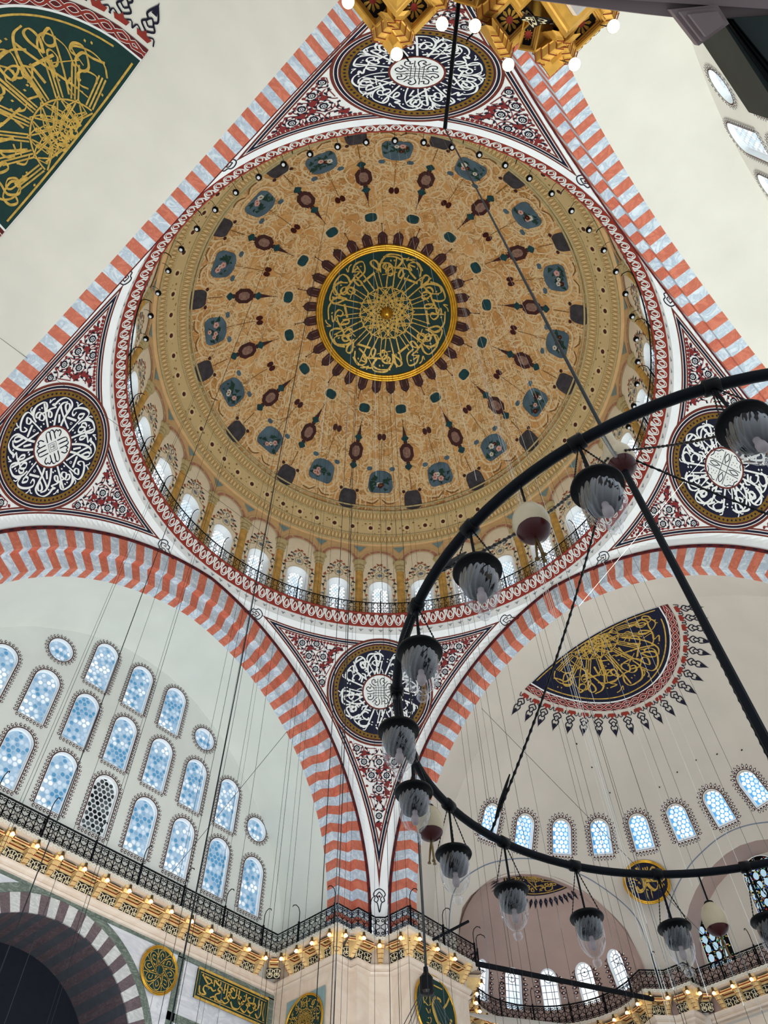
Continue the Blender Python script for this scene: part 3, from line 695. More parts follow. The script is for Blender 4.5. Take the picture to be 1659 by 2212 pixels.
# thin outline round the exedra and apse arches
fl = Flat(lambda xy, h: (np.array([sd_pt(a, v) for a, v in xy])*[1, 1, 1]+[SDX, 0, 0])-np.c_[np.cos(xy[:, 0]), np.sin(xy[:, 0]), np.zeros(len(xy))]*h, .02)
for c, wd in ((58, 27.2), (0, 25.5)):
    q = open_out(c, wd); q = [(a, z2v(SDZ+SDR*math.sin(v)+.7) if v > .1 else v) for a, v in q]; fl.rib(q[1:-1], .0045, 0, 4)
fl.build('trim_5', 'flower_grey', kind='structure', label='thin grey line painted round the two lower arches of the half-dome', cat='painted line')
for i, (a_, z) in enumerate([(44.3, 30.7), (37.6, 29.9), (32, 28.9), (14.2, 28.7), (6, 29), (-2.4, 29.1), (-10.2, 28.9), (-18.1, 28.5)]):
    a = math.radians(a_); v = z2v(z); p = np.array(sd_pt(a, v))+[SDX, 0, 0]; n = -np.array([math.cos(v)*math.cos(a), math.cos(v)*math.sin(a), math.sin(v)])
    MB().tube([p, p+n*.12], .035, 8).build('cable_hook', 'dark_iron', label='small dark iron hook in the half-dome plaster, %s from the left' % ORD[i], cat='hook', group='small hooks in the half-dome')
# ---------------------------------------------------------------- drum and dome
DR = 13.3; DZ = 36.0; DS = 14.76
def cyl_fn(r0):
    def fn(xy, h):   # x = arc metres from azimuth 0 measured at DR, y = z
        xy = np.atleast_2d(xy); a = xy[:, 0]/DR; r = r0-h; return np.c_[r*np.cos(a), r*np.sin(a), xy[:, 1]]
    return fn
BAY = 2*PI*DR/32
wh = arch_outline(1.36, 3.0)
plain('drum_cream', '#efe4cc', .9, var=.04); V = []; mb = MB()
for b in range(32):
    x0 = (b+.5)*BAY; cx = x0+BAY/2
    hole = [(cx-x, 36.2+y) for x, y in wh][::-1]
    out = [(x0, 34.43), (x0, 42.9)]+[]; n = 5
    outer = [(x0+BAY*i/n, 34.43) for i in range(n+1)]+[(x0+BAY, 38.5)]+[(x0+BAY*(1-i/n), 42.9) for i in range(n+1)]+[(x0, 38.5)]
    vs, fs = cdt(outer, [hole], [(x0+BAY*i/n, z) for i in range(1, n) for z in (35.2, 41, 42)])
    mb.add(cyl_fn(DR)(vs, 0), fs)
drum = mb.build('wall_drum', 'drum_cream', kind='structure', cat='wall', label='cylindrical drum wall with painted arcade and thirty-two windows under the dome')
WD = arch_outline(1.36, 3.0)
protoD = window(wname(), WD, .32, .2, ('gypsum_pale', 'pane_white'), 'x', 'windows of the dome drum', splay=.16, disc=.42, teeth=False, frame=.03)
protoD.children[0].data.materials[0] = MAT['plaster_cool']
for b in range(32):
    a = 2*PI*(b+1)/32; w = protoD if b == 0 else copy_tree(protoD)
    if b: w.name = wname()
    nrm = -np.array([math.cos(a), math.sin(a), 0]); up = np.array([0, 0, 1.]); w.matrix_world = frame_mat(-nrm*(DR-.02)+np.array([0, 0, 36.2]), np.cross(up, nrm), up, nrm)
    dd_ = (b+1-4.5); dd_ = dd_-32 if dd_ > 16 else dd_; w['label'] = 'deep-set arched window of the dome drum, %s %s of the column above the lowest pendentive' % (nth(int(abs(dd_)+.5)), 'left' if dd_ > 0 else 'right')
# arcade relief: columns, capitals, archivolts (one of each kind per bay)
cf = cyl_fn(DR)
col0 = cap0 = None
for b in range(32):
    a = 2*PI*(b+.5)/32; M4 = Matrix.Rotation(a, 4, 'Z')
    if col0 is None:
        m = MB(); th = np.linspace(-PI/2, PI/2, 9)
        m.grid([[[DR-.16*math.cos(t), .25*math.sin(t), z] for z in (35.9, 40.1)] for t in th]); m.box((DR-.08, 0, 36.0), (.12, .3, .12)); col0 = m.build('column', 'column_marble', drum); c = col0
        m = MB(); prof = [(.24, 40.1), (.3, 40.25), (.26, 40.4), (.34, 40.6), (.3, 40.75), (.42, 41.0), (.44, 41.1)]
        m.grid([[[DR-(r-.08)*.8*max(math.cos(t), 0), r*math.sin(t)*(1+.06*math.cos(9*t)), z] for r, z in prof] for t in np.linspace(-PI/2, PI/2, 19)]); cap0 = m.build('capital', 'capital_tan', drum); d = cap0
    else:
        c = col0.copy(); d = cap0.copy(); C.objects.link(c); C.objects.link(d); c.parent = d.parent = drum
    c.matrix_world = M4; d.matrix_world = M4
fl = Flat(cf, .03)
for b in range(32):
    x0 = (b+.5)*BAY; cx = x0+BAY/2
    th = np.linspace(0, PI, 15)
    def arc(r, w, mi, h):
        p = np.array([(cx+r*math.cos(t), 41.15+r*math.sin(t)*1.0) for t in th]); fl.rib(p, w, mi, raw=True, h=h)
    arc(1.13, .34, 0, .05); arc(1.27, .06, 3, .09); arc(.97, .05, 3, .08)
    for t0, t1 in ((.08, .5), (.54, .9), (1.0, 1.6), (1.68, 2.3), (2.4, 3.05)):
        q = np.linspace(t0, t1, 5); fl.rib([(cx+1.1*math.cos(t), 41.15+1.1*math.sin(t)) for t in q], .15, 1, raw=True, h=.07)
    # spandrel
    fl.poly([(x0-.02, 41.1), (x0-.02, 42.9), (x0+.02, 42.9), (x0+.02, 41.1)][::-1], 0, .04)
    sp = [(x0, 42.9), (cx, 42.9), (cx, 42.45)]+[(cx+1.3*math.cos(t), 41.15+1.3*math.sin(t)) for t in np.linspace(PI/2, PI, 9)]+[(x0, 41.1)]
    fl.put(sp, [[0, i+1, i] for i in range(1, len(sp)-1)], 0, .035); sp2 = [(2*cx-x, z) for x, z in sp]; fl.put(sp2, [[0, i, i+1] for i in range(1, len(sp)-1)], 0, .035)
    fl.poly([(x0, 42.1), (x0+.42, 42.75), (x0-.42, 42.75)], 2, .06)
    fl.rib([(x0, 42.1), (x0+.42, 42.75), (x0-.42, 42.75)], .035, 3, k=2, closed=True, raw=True, h=.07)
fl.build('painted_arcade', ['arch_tan', 'arch_pink', 'spandrel_blue', 'dome_cream'], drum)
# floral crest round each drum window
fl = Flat(cf, .02)
for b in range(32):
    cx = (b+1)*BAY; base = 39.2
    fl.rib([(cx, 40.75), (cx+.13, 40.5), (cx, 40.25), (cx-.13, 40.5)], .045, 2, 2, closed=True, raw=True)
    fl.star((cx, 39.85), .1, .24, 8, mi=0, fill=True)
    for s_ in (1, -1):
        for i, (dx, dz, r, mi) in enumerate([(.1, 40.95, .13, 1), (.3, 40.7, .12, 1), (.36, 40.35, .13, 0), (.52, 40.45, .12, 2), (.5, 40.1, .12, 1), (.68, 40.05, .13, 2), (.42, 39.8, .1, 2), (.7, 39.7, .1, 1), (.88, 39.4, .15, 1), (.95, 39.05, .13, 2), (.85, 38.7, .11, 0), (.95, 38.3, .13, 2), (.85, 37.9, .12, 1), (.93, 37.5, .12, 0), (.86, 37.1, .12, 2)]):
            fl.disc((cx+s_*dx, dz), r, 12, mi, sx=.9, sy=.6, lob=3, la=.35, rot=s_*(.8+i*.9), h=.02+.002*(i % 3))
        fl.rib([(cx, 40.9), (cx+s_*.4, 40.6), (cx+s_*.3, 40.2), (cx+s_*.62, 40.0), (cx+s_*.45, 39.6), (cx+s_*.9, 39.3), (cx+s_*.8, 38.8), (cx+s_*.95, 38.2), (cx+s_*.82, 37.6), (cx+s_*.93, 37.0)], .06, 3, h=.018)
        fl.rib([(cx, 40.2), (cx+s_*.25, 40.0), (cx+s_*.2, 39.6), (cx, 39.5)], .05, 3, h=.018)
fl.build('floral_crest', ['flower_grey', 'flower_red', 'flower_ink', 'capital_tan'], drum)
# gallery: cove, ledge, lotus fringe
mb = MB(); th = np.linspace(0, 2*PI, 161)
mb.grid([[[r*math.cos(t), r*math.sin(t), z] for r, z in ((13.27, 34.4), (13.22, 34.98))] for t in th], 1); mb.grid([[[r*math.cos(t), r*math.sin(t), z] for r, z in ((13.22, 34.98), (13.2, 35.02), (13.16, 35.08), (12.86, 35.68), (12.8, 35.72), (12.8, 35.8), (13.3, 35.8))] for t in th])
gal = mb.build('ring_gallery', ['rosette_red', 'plaster_cool'], label='circular gallery ledge under the drum with painted lotus fringe and hanging pendants', cat='gallery')
def cove(xy, h):
    xy = np.atleast_2d(xy); a = xy[:, 0]/DR; v = xy[:, 1]; r = 13.16+(12.86-13.16)*v-h*.9; z = 35.08+.6*v-h*.45; return np.c_[r*np.cos(a), r*np.sin(a), z]
fl = Flat(cove, .01); n = 160; p = 2*PI*DR/n
for i in range(n):
    x = i*p
    fl.rib([(x-p*.42, 1.0), (x-p*.4, .5), (x-p*.2, .12), (x, .05), (x+p*.2, .12), (x+p*.4, .5), (x+p*.42, 1.0)], .075, 0, 3)
    fl.rib([(x-p*.02, .85), (x-p*.22, .45), (x, .2), (x+p*.22, .45), (x+p*.02, .85)], .065, 0, 3)
    fl.disc((x, .38), .055, 8, 1, sy=2.0)
    fl.rib([(x+p*.3, .95), (x+p*.5, .55), (x+p*.7, .95)], .07, 0, 2); fl.disc((x+p*.5, .8), .06, 7, 2, sy=2)
    fl.rib([(x-p*.15, 1.0), (x, .75), (x+p*.15, 1.0)], .06, 2, 2)
fl.build('lotus_fringe', ['white_paint', 'rosette_red', 'corbel_dark'], gal)
fl = Flat(cyl_fn(13.245), .012); n = 144; p = 2*PI*DR/n
for i in range(n):
    x = i*p; z = 34.98
    fl.poly([(x-.13, z), (x+.13, z), (x+.2, z-.1), (x+.13, z-.2), (x+.07, z-.26), (x, z-.36), (x-.07, z-.26), (x-.13, z-.2), (x-.2, z-.1)], 0)
    fl.star((x, z-.17), .03, .085, 4, mi=1, h=.02, fill=True); fl.ring((x, z-.17), .1, .12, 8, 1, .02)
fl.rib([(2*PI*DR*i/160, 34.99) for i in range(161)], .05, 1, raw=True, h=.03)
fl.build('pendant_fringe', ['flower_grey', 'white_paint'], gal)
# iron railing on the gallery
rail = empty('gallery_railing', (0, 0, 35.8), 'low black wrought-iron railing running round the base of the drum', 'railing')
rr = 12.9; mb = MB(); t = np.linspace(0, 2*PI, 192, endpoint=False)
for z, r in ((.98, .035), (.5, .012), (.06, .02)): mb.tube([[rr*math.cos(a), rr*math.sin(a), z] for a in t], r, 5, closed=True)
mb.build('rail', 'iron', rail)
def railfn(xy, h): xy = np.atleast_2d(xy); a = xy[:, 0]/rr; return np.c_[(rr-h)*np.cos(a), (rr-h)*np.sin(a), xy[:, 1]]
fl = Flat(railfn, 0); n = 224; p = 2*PI*rr/n
for i in range(n):
    x = i*p
    for q in ([(x, .06), (x+.08, .28), (x-.02, .45), (x+.1, .62), (x, .95)], [(x+p/2, .06), (x+p/2, .95)], [(x+.1, .15), (x+.2, .22), (x+.12, .32), (x+.05, .24)], [(x+.1, .7), (x+.2, .78), (x+.12, .88), (x+.05, .8)]): fl.rib(q, .036, 0, 3)
fl.build('scrollwork', 'iron', rail)
st = MB().tube([[rr, 0, 0], [rr, 0, 1.15]], .04, 6).tube([[rr, 0, 1.0], [rr, 0, 1.5], [rr-.1, 0, 1.72], [rr-.3, 0, 1.75], [rr-.42, 0, 1.6]], .022, 5).build('lamp_hook_post', 'iron', rail)
for i in range(1, 32):
    o = st.copy(); C.objects.link(o); o.parent = rail; o.rotation_euler = (0, 0, 2*PI*i/32)
    if i == 4: pass
st.rotation_euler = (0, 0, 0)
# small round lamps hanging from the gallery hooks, near side
lp = None
for ii, az in enumerate(np.arange(150, 322, 5.6)):
    a = math.radians(az)
    if lp is None:
        lp = empty('gallery_lamp', (0, 0, 0), 'small dark round lamp hanging from the ring gallery, seen against the dome', 'lamp', 'small round lamps round the ring gallery')
        MB().lathe([(0, -.12), (.09, -.1), (.15, 0), (.12, .1), (.03, .14), (0, .14)], 14).build('lamp_body', 'dark_iron', lp, True); MB().lathe([(0, -.135), (.07, -.12), (.0, -.11)], 10).build('lens', 'gypsum_white', lp); MB().tube([[0, 0, .12], [0, 0, .3], [.1, 0, .42], [.3, 0, .5], [.42, 0, .4]], .012, 5).build('bracket', 'cable_dark', lp); o = lp
    else: o = copy_tree(lp)
    o['label'] = ''; o.location = (12.3*math.cos(a), 12.3*math.sin(a), 36.9); o.rotation_euler = (0, 0, a); o['label'] = 'small dark round lamp of the ring gallery, %s clockwise from the left' % nth(ii+1)
# dome shell
def dome_pt(a, e, h=0): r = DS-h; return [r*math.cos(e)*math.cos(a), r*math.cos(e)*math.sin(a), DZ+r*math.sin(e)]
E0, E1, E2, E3 = [math.radians(x) for x in (27.9, 30.2, 34.2, 36.6)]
A_ = np.linspace(0, 2*PI, 193)
MB().grid([[[r*math.cos(a), r*math.sin(a), z] for r, z in ((13.32, 42.6), (13.32, 42.92), (12.9, 42.92))] for a in A_]).build('drum_ledge', 'arch_tan', drum)
dome = MB().grid([[dome_pt(a, e) for e in np.linspace(E3-.01, PI/2, 40)] for a in A_]).build('ceiling', 'dome_painting', smooth=True, kind='structure', cat='dome', label='great central dome painted in ochre with scrolls, cartouches and hanging-lantern motifs')
def zone(e0, e1, h0, h1, mat, nm, n=4):
    uv = [[(32*a/(2*PI), v) for v in np.linspace(0, 1, n)] for a in A_]
    MB().grid([[dome_pt(a, e0+(e1-e0)*v, h0+(h1-h0)*v) for v in np.linspace(0, 1, n)] for a in A_], uv=uv).build(nm, mat, dome, True)
zone(E0, E1, .05, .12, 'egg_and_dart', 'egg_moulding'); zone(E1, E2, .06, .06, 'lattice_frieze', 'openwork_frieze'); zone(E2, E3, .12, .22, 'egg_and_dart', 'dentil_cornice')
mb = MB()
for e, h, r in ((E0, .08, .07), (E1, .1, .05), (E2, .1, .06), (E3, .2, .09), (E3+.025, .1, .06)):
    mb.tube([dome_pt(a, e, h) for a in A_[:-1]], r, 6, closed=True)
mb.build('cornice_roll', 'capital_tan', dome, True)
def dchart(azd, eld):
    a0 = math.radians(azd); e0 = math.radians(eld)
    def fn(xy, h):
        xy = np.atleast_2d(xy); n = np.array([math.cos(e0)*math.cos(a0), math.cos(e0)*math.sin(a0), math.sin(e0)])
        up = np.array([-math.sin(e0)*math.cos(a0), -math.sin(e0)*math.sin(a0), math.cos(e0)]); r = np.array([math.sin(a0), -math.cos(a0), 0])
        d = np.linalg.norm(xy, axis=1); th = d/DS; q = xy/(d[:, None]+1e-12)
        return np.array([0, 0, DZ])+(DS-h)*(np.cos(th)[:, None]*n+np.sin(th)[:, None]*(q[:, :1]*r+q[:, 1:]*up))
    return fn
def blob(n, seed, amp=.16):
    r_ = random.Random(seed); k = [(r_.uniform(.4, 1)*amp, j, r_.uniform(0, 6.28)) for j in (2, 3, 5)]
    return [1+sum(a*math.cos(j*t+p) for a, j, p in k) for t in np.linspace(0, 2*PI, n, endpoint=False)]
def cartouche(fl, w, h, seed, mi, hh=.02):
    n = 30; b = blob(n, seed, .09); pts = []
    for i in range(n):
        t = 2*PI*i/n; x = math.cos(t); y = math.sin(t); ex = .6
        X = w/2*math.copysign(abs(x)**ex, x)*b[i]; Y = h/2*math.copysign(abs(y)**ex, y)*b[-i]; X *= 1-.18*(Y/h+.5)
        pts.append((X, Y))
    q = np.array(pts); sym = (q+q[(n//2-np.arange(n)) % n]*[-1, 1])/2
    fl.put(np.vstack([[0, 0], sym]), [[0, 1+i, 1+(i+1) % n] for i in range(n)], mi, hh); return sym
MM = ['dome_cream', 'dome_brown', 'sky_cart', 'leaf_green', 'rose_pink', 'rose_white', 'dark_cart', 'hex_maroon', 'hex_inner', 'teal_cart', 'egg_red']
def scroll(fl, x, y, r, turn, dirn, w=.07, mi=0):
    t = np.linspace(0, turn, 14); rr_ = r*(1-.8*t/turn); fl.rib(np.c_[x+rr_*np.cos(t*dirn), y+rr_*np.sin(t*dirn)], w, mi, raw=True, taper=True)
def build_motif(name, spots, draw):
    big = MB()
    for k, (azd, eld) in enumerate(spots):
        fl = Flat(dchart(azd, eld), .02); draw(fl, k); b = fl.b
        big.v += b.v; big.f += [[i+big.n for i in f] for f in b.f]; big.m += b.m; big.uv += b.uv; big.n += b.n
    return big.build(name, MM, dome)
def d_blue(fl, k):
    for s_ in (1, -1):
        fl.rib([(0, -.95), (s_*.35, -1.0), (s_*.85, -.85), (s_*1.12, -.35), (s_*1.05, .3), (s_*.85, .8)], .13, 0, taper=True, h=.03)
        fl.rib([(s_*.2, 1.35), (s_*.6, 1.2), (s_*.95, .95), (s_*1.25, .5), (s_*1.2, .1)], .11, 0, taper=True, h=.028)
        scroll(fl, s_*.28, -.86, .2, 7, s_, .08); scroll(fl, s_*1.0, .72, .22, 6, -s_, .08); scroll(fl, s_*1.5, -.4, .35, 6, -s_, .09)
        fl.rib([(s_*.1, -1.1), (s_*.5, -1.35), (s_*1.1, -1.25), (s_*1.6, -.9)], .1, 0, taper=True); fl.rib([(s_*.1, -1.2), (s_*.5, -1.5), (s_*1.1, -1.4)], .08, 1, taper=True)
        fl.disc((s_*.78, .95), .2, 8, 2, sx=.8, lob=2, la=.3, h=.035)
    q = cartouche(fl, 1.9, 1.5, 3, 2, .03)
    rr_ = random.Random(k*7+1)
    for _ in range(16):
        x = rr_.uniform(-.65, .65); y = rr_.uniform(-.5, .35); fl.disc((x, y), rr_.uniform(.1, .22), 9, 3, sx=.6, lob=3, la=.4, rot=rr_.uniform(0, 6), h=.036+.001*(_ % 5))
    for j in range(4):
        x = rr_.uniform(-.45, .45); y = rr_.uniform(-.42, .15); fl.disc((x, y), rr_.uniform(.13, .2), 12, rr_.choice([4, 5, 5, 4, 10]), lob=5, la=.12, h=.045+.002*j); fl.disc((x, y), .05, 7, 1, h=.055)
    for j in range(5): a = PI/2+(j-2)*.35; fl.rib([(.25*math.cos(a), 1.0+.25*math.sin(a)), (.5*math.cos(a)*1.3, 1.05+.62*math.sin(a))], .09, 0, 2, taper=True)
build_motif('flower_cartouche', [(45+22.5*i, 45.0) for i in range(16)], d_blue)
def d_dark(fl, k):
    for s_ in (1, -1):
        fl.rib([(0, -.85), (s_*.5, -.9), (s_*.85, -.5), (s_*.85, .1), (s_*.6, .6)], .11, 0, taper=True, h=.03); scroll(fl, s_*.25, -.72, .2, 7, s_, .08)
        fl.rib([(s_*.3, -1.0), (s_*.9, -1.0), (s_*1.3, -.6), (s_*1.25, 0), (s_*1.45, .4)], .09, 0, taper=True); fl.disc((s_*.55, .62), .12, 8, 7, h=.034)
    cartouche(fl, 1.35, 1.25, 11, 6, .03); fl.rib([(0, .7), (0, 1.2), (0, 1.8)], .05, 1, 3, h=.02)
build_motif('dark_cartouche', [(45+11.25+22.5*i, 39.9) for i in range(16)], d_dark)
def d_hex(fl, k):
    o = [(-.22, -.62), (.22, -.62), (.46, -.3), (.46, .3), (.22, .62), (-.22, .62), (-.46, .3), (-.46, -.3)]
    fl.poly(o[::-1], 7, .03); fl.poly([(x*.72, y*.76) for x, y in o][::-1], 0, .034); fl.poly([(x*.64, y*.7) for x, y in o][::-1], 7, .037); fl.poly([(x*.55, y*.6) for x, y in o][::-1], 8, .04)
    for s_ in (1, -1):
        fl.disc((0, s_*.72), .14, 10, 7, h=.035); fl.disc((0, s_*.98), .23, 12, 9, lob=4, la=.15, h=.036)
    fl.poly([(-.13, 1.15), (0, 1.95), (.13, 1.15)], 7, .035); fl.rib([(0, 1.9), (0, 2.3)], .03, 7, 2)
    for s_ in (1, -1):
        for q in ([(s_*.6, -.9), (s_*1.0, -.4), (s_*.9, .2), (s_*.6, .5)], [(s_*.5, 1.2), (s_*.9, 1.0), (s_*1.2, .5)], [(s_*.3, -1.2), (s_*.5, -1.9), (s_*.3, -2.6)]): fl.rib(q, .09, 0, taper=True)
        scroll(fl, s_*1.15, -.5, .25, 6, s_, .07)
build_motif('lantern_motif', [(45+11.25+22.5*i, 52.7) for i in range(16)], d_hex)
def d_small(fl, k):
    for s_ in (1, -1): fl.disc((s_*.15, 0), .24, 10, 10, sx=.65, h=.03)
    for s_ in (1, -1):
        scroll(fl, s_*.55, .1, .3, 6, s_, .07); fl.rib([(s_*.2, -.45), (s_*.6, -.7), (s_*1.0, -.4), (s_*1.1, .1)], .1, 0, taper=True); fl.rib([(s_*.2, .5), (s_*.7, .8), (s_*1.0, 1.3)], .08, 0, taper=True)
    for j in range(5): a = -PI/2+(j-2)*.38; fl.rib([(.3*math.cos(a), -1.2+.3*math.sin(a)), (.9*math.cos(a), -1.2+.9*math.sin(a))], .1, 0, 2, taper=True)
    fl.rib([(0, -.3), (0, -2.4)], .035, 1, 3); fl.disc((0, -2.4), .06, 8, 1)
build_motif('red_boss', [(45+22.5*i, 57.2) for i in range(16)], d_small)
def d_teal(fl, k):
    fl.ring((0, 0), .42, .5, 20, 0, .028, sy=.8); q = cartouche(fl, .78, .58, 5, 9, .03)
    for s_ in (1, -1): scroll(fl, s_*.6, .2, .22, 6, -s_, .06); fl.rib([(0, -.6), (s_*.4, -.8), (s_*.5, -1.2)], .08, 0, taper=True)
build_motif('teal_cartouche', [(45+11.25+22.5*i, 64.4) for i in range(16)], d_teal)
def d_fill(fl, k):
    r_ = random.Random(k % 4)
    for _ in range(7):
        x = r_.uniform(-1.0, 1.0); y = r_.uniform(-1.2, 1.2); a = r_.uniform(0, 6.28); l = r_.uniform(.35, .7); c = r_.uniform(-.5, .5)
        fl.rib([(x, y), (x+l*.5*math.cos(a)-c*.4*math.sin(a), y+l*.5*math.sin(a)+c*.4*math.cos(a)), (x+l*math.cos(a), y+l*math.sin(a))], r_.uniform(.05, .09), 0, taper=True, h=.014)
        scroll(fl, x+.1, y+.2, r_.uniform(.15, .3), 6, r_.choice([1, -1]), .055)
build_motif('stucco_scrolls', [(45+11.25*i, e) for i in range(32) for e in (41, 46.5, 51)]+[(45+5.6+22.5*i, e) for i in range(16) for e in (57, 61.5, 65.5)], d_fill)
def d_scal(fl, k):
    fl.poly([(-.3, -.15), (-.3, .42), (-.16, .62), (-.06, .66), (0, .78), (.06, .66), (.16, .62), (.3, .42), (.3, -.15)][::-1], 7, .03); fl.rib([(-.2, .4), (0, .55), (.2, .4)], .03, 6, 3, h=.036); fl.rib([(-.18, -.1), (-.18, .3)], .03, 8, 2, h=.036); fl.rib([(.18, -.1), (.18, .3)], .03, 8, 2, h=.036)
    fl.rib([(0, .7), (0, 1.25)], .035, 7, 2) if k % 2 else None
    fl.disc((0, 1.25), .05, 7, 7) if k % 2 else None
def flip_fn(f): return lambda xy, h: f(np.atleast_2d(xy)*[1, -1], h)
big = MB()
for k in range(32):
    fl = Flat(flip_fn(dchart(11.25*k+5.6, 71.3)), .03); d_scal(fl, k); b = fl.b
    big.v += b.v; big.f += [[i+big.n for i in f] for f in b.f]; big.m += b.m; big.uv += b.uv; big.n += b.n
big.build('lambrequin', MM, dome)
# --- calligraphy kit -------------------------------------------------------------
PHA = [[(411,7),(675,6),(973,1)],[(226,-423),(417,-387),(657,-352),(776,-345)],[(326,-252),(487,-375),(606,-514),(691,-593),(808,-582),(910,-481),(917,-345),(850,-211)],[(391,-119),(578,-192),(726,-281),(818,-397),(805,-513)],[(574,-453),(705,-444),(769,-475),(752,-537),(660,-531),(574,-453)],[(797,-74),(709,-123),(636,-108),(643,-60),(724,-59),(800,-101),(797,-236),(875,-176),(861,-283)],[(797,-74),(781,25),(778,119),(683,156),(633,86),(693,43),(824,114),(817,201),(743,215),(725,144)],[(657,240),(803,273),(963,198),(1000,58),(980,-36),(889,-52),(785,-2)],[(384,139),(554,227),(730,329),(830,402),(732,439),(686,392),(720,340),(791,354)],[(668,515),(597,467),(573,524),(628,593),(760,575),(900,483),(931,371),(803,273)],[(447,478),(538,407),(634,331)],[(438,-251),(611,-287)],[(340,-631),(412,-536),(488,-434)]]
PHAd = [(519,153),(552,85),(527,-68),(534,-120),(885,120),(898,65),(842,-320)]; PHAr = [(505,316)]
PHAs = [[(657,-828),(652,-767),(625,-715),(699,-724),(732,-692)],[(980,-255),(979,-195),(937,-120),(1000,-148)],[(960,225),(917,273),(856,283),(953,313),(1000,268)]]
PHB = [[(-399,24),(-630,12),(-869,9)],[(-291,-266),(-459,-353),(-643,-444)],[(-588,218),(-668,239),(-800,291),(-842,257),(-789,191),(-703,208),(-713,291),(-809,375),(-929,371),(-987,285),(-922,119),(-760,29)],[(-592,-119),(-607,-31),(-697,-7),(-754,-73),(-740,-189),(-669,-194)],[(-399,135),(-537,186),(-664,344),(-711,551),(-646,697),(-565,708),(-499,611),(-441,461)],[(-615,432),(-513,435),(-499,509),(-594,526),(-615,432)],[(-181,-342),(-263,-374),(-328,-553),(-388,-732),(-443,-807)],[(-263,-374),(-459,-470),(-570,-568)],[(-268,-767),(-261,-696),(-199,-688),(-172,-761),(-248,-801),(-351,-767),(-378,-693)],[(-96,-495),(-267,-486)],[(-422,-241),(-473,-330)],[(-566,3),(-509,-121)],[(-36,-908),(-183,-935),(-367,-877)],[(-429,-406),(-332,-401),(-278,-465)]]
PHB += [[(-300,290),(-470,450),(-640,620)],[(-160,400),(-230,640),(-300,880)],[(-420,620),(-560,560),(-700,640),(-620,740),(-480,740)],[(-230,-330),(-330,-560),(-420,-760),(-560,-800),(-720,-620)],[(-800,-60),(-940,60),(-960,-120),(-880,-260),(-760,-300)],[(-480,20),(-560,90),(-640,60)],[(-300,860),(-180,960),(-60,900),(-120,780),(-250,700)]]
PHBd = [(-700,-450),(-540,-60),(-330,700),(-360,760)]+[(-580,170),(-632,198),(-165,-590),(-172,-635)]; PHBr = [(-449,-71),(-392,-220),(-375,-615)]
def script_ring(fl, R, strokes, dots, rings, small=(), n=4, rot=0.0, mirror=False, w=.1, mi=0, h=.04, k0=.93, c=(0, 0), lim=None):
    for j in range(n):
        a = rot+j*2*PI/n; ca, sa = math.cos(a), math.sin(a)
        def T(p):
            x, y = p[0]/1000*R*k0, p[1]/1000*R*k0
            if mirror: x = -x
            return (c[0]+x*ca-y*sa, c[1]+x*sa+y*ca)
        ok = (lambda q: True) if lim is None else lim
        for s_ in strokes:
            q = [T(p) for p in s_]
            if all(ok(p) for p in q): fl.rib(q, w, mi, 5, pen=a+.9, h=h)
        for s_ in small:
            q = [T(p) for p in s_]
            if all(ok(p) for p in q): fl.rib(q, w*.5, mi, 4, h=h)
        for d in dots:
            p = T(d)
            if ok(p): fl.star(p, w*.42, w*.6, 2, a+.5, mi, h, True)
        for d in rings:
            p = T(d)
            if ok(p): fl.ring(p, w*.35, w*.62, 10, mi, h)
def knotwork(fl, r, n, w, mi, h, c=(0, 0), lim=None):
    """interlaced star lattice filling a disc"""
    def put(p, closed=True):
        p = np.asarray(p)
        if lim is not None and not all(lim(q) for q in p): 
            p = [q for q in p if lim(q)]
            if len(p) < 3: return
            fl.rib(p, w, mi, raw=True, h=h); return
        fl.rib(p, w, mi, raw=True, closed=closed, h=h)
    put([(c[0]+r*math.cos(t), c[1]+r*math.sin(t)) for t in np.linspace(0, 2*PI, 64, endpoint=False)])
    for rad, m, off in ((.92, n, 0), (.74, n, .5), (.56, n, 0), (.36, n//2, .25), (.2, n//2, 0)):
        for i in range(m):
            a = 2*PI*(i+off)/m; cx, cy = c[0]+r*rad*math.cos(a)*.9, c[1]+r*rad*math.sin(a)*.9; s_ = r*rad*PI/m*1.15
            put([(cx+s_*math.cos(a+b), cy+s_*math.sin(a+b)) for b in np.arange(4)*PI/2])
    for i in range(n):
        a = 2*PI*i/n
        put([(c[0]+r*q*math.cos(a+d), c[1]+r*q*math.sin(a+d)) for q, d in ((.12, 0), (.3, .35), (.5, -.1), (.7, .22), (.97, .05))], False)
        put([(c[0]+r*q*math.cos(a+d), c[1]+r*q*math.sin(a+d)) for q, d in ((.12, 0), (.3, -.35), (.5, .1), (.7, -.22), (.97, -.05))], False)
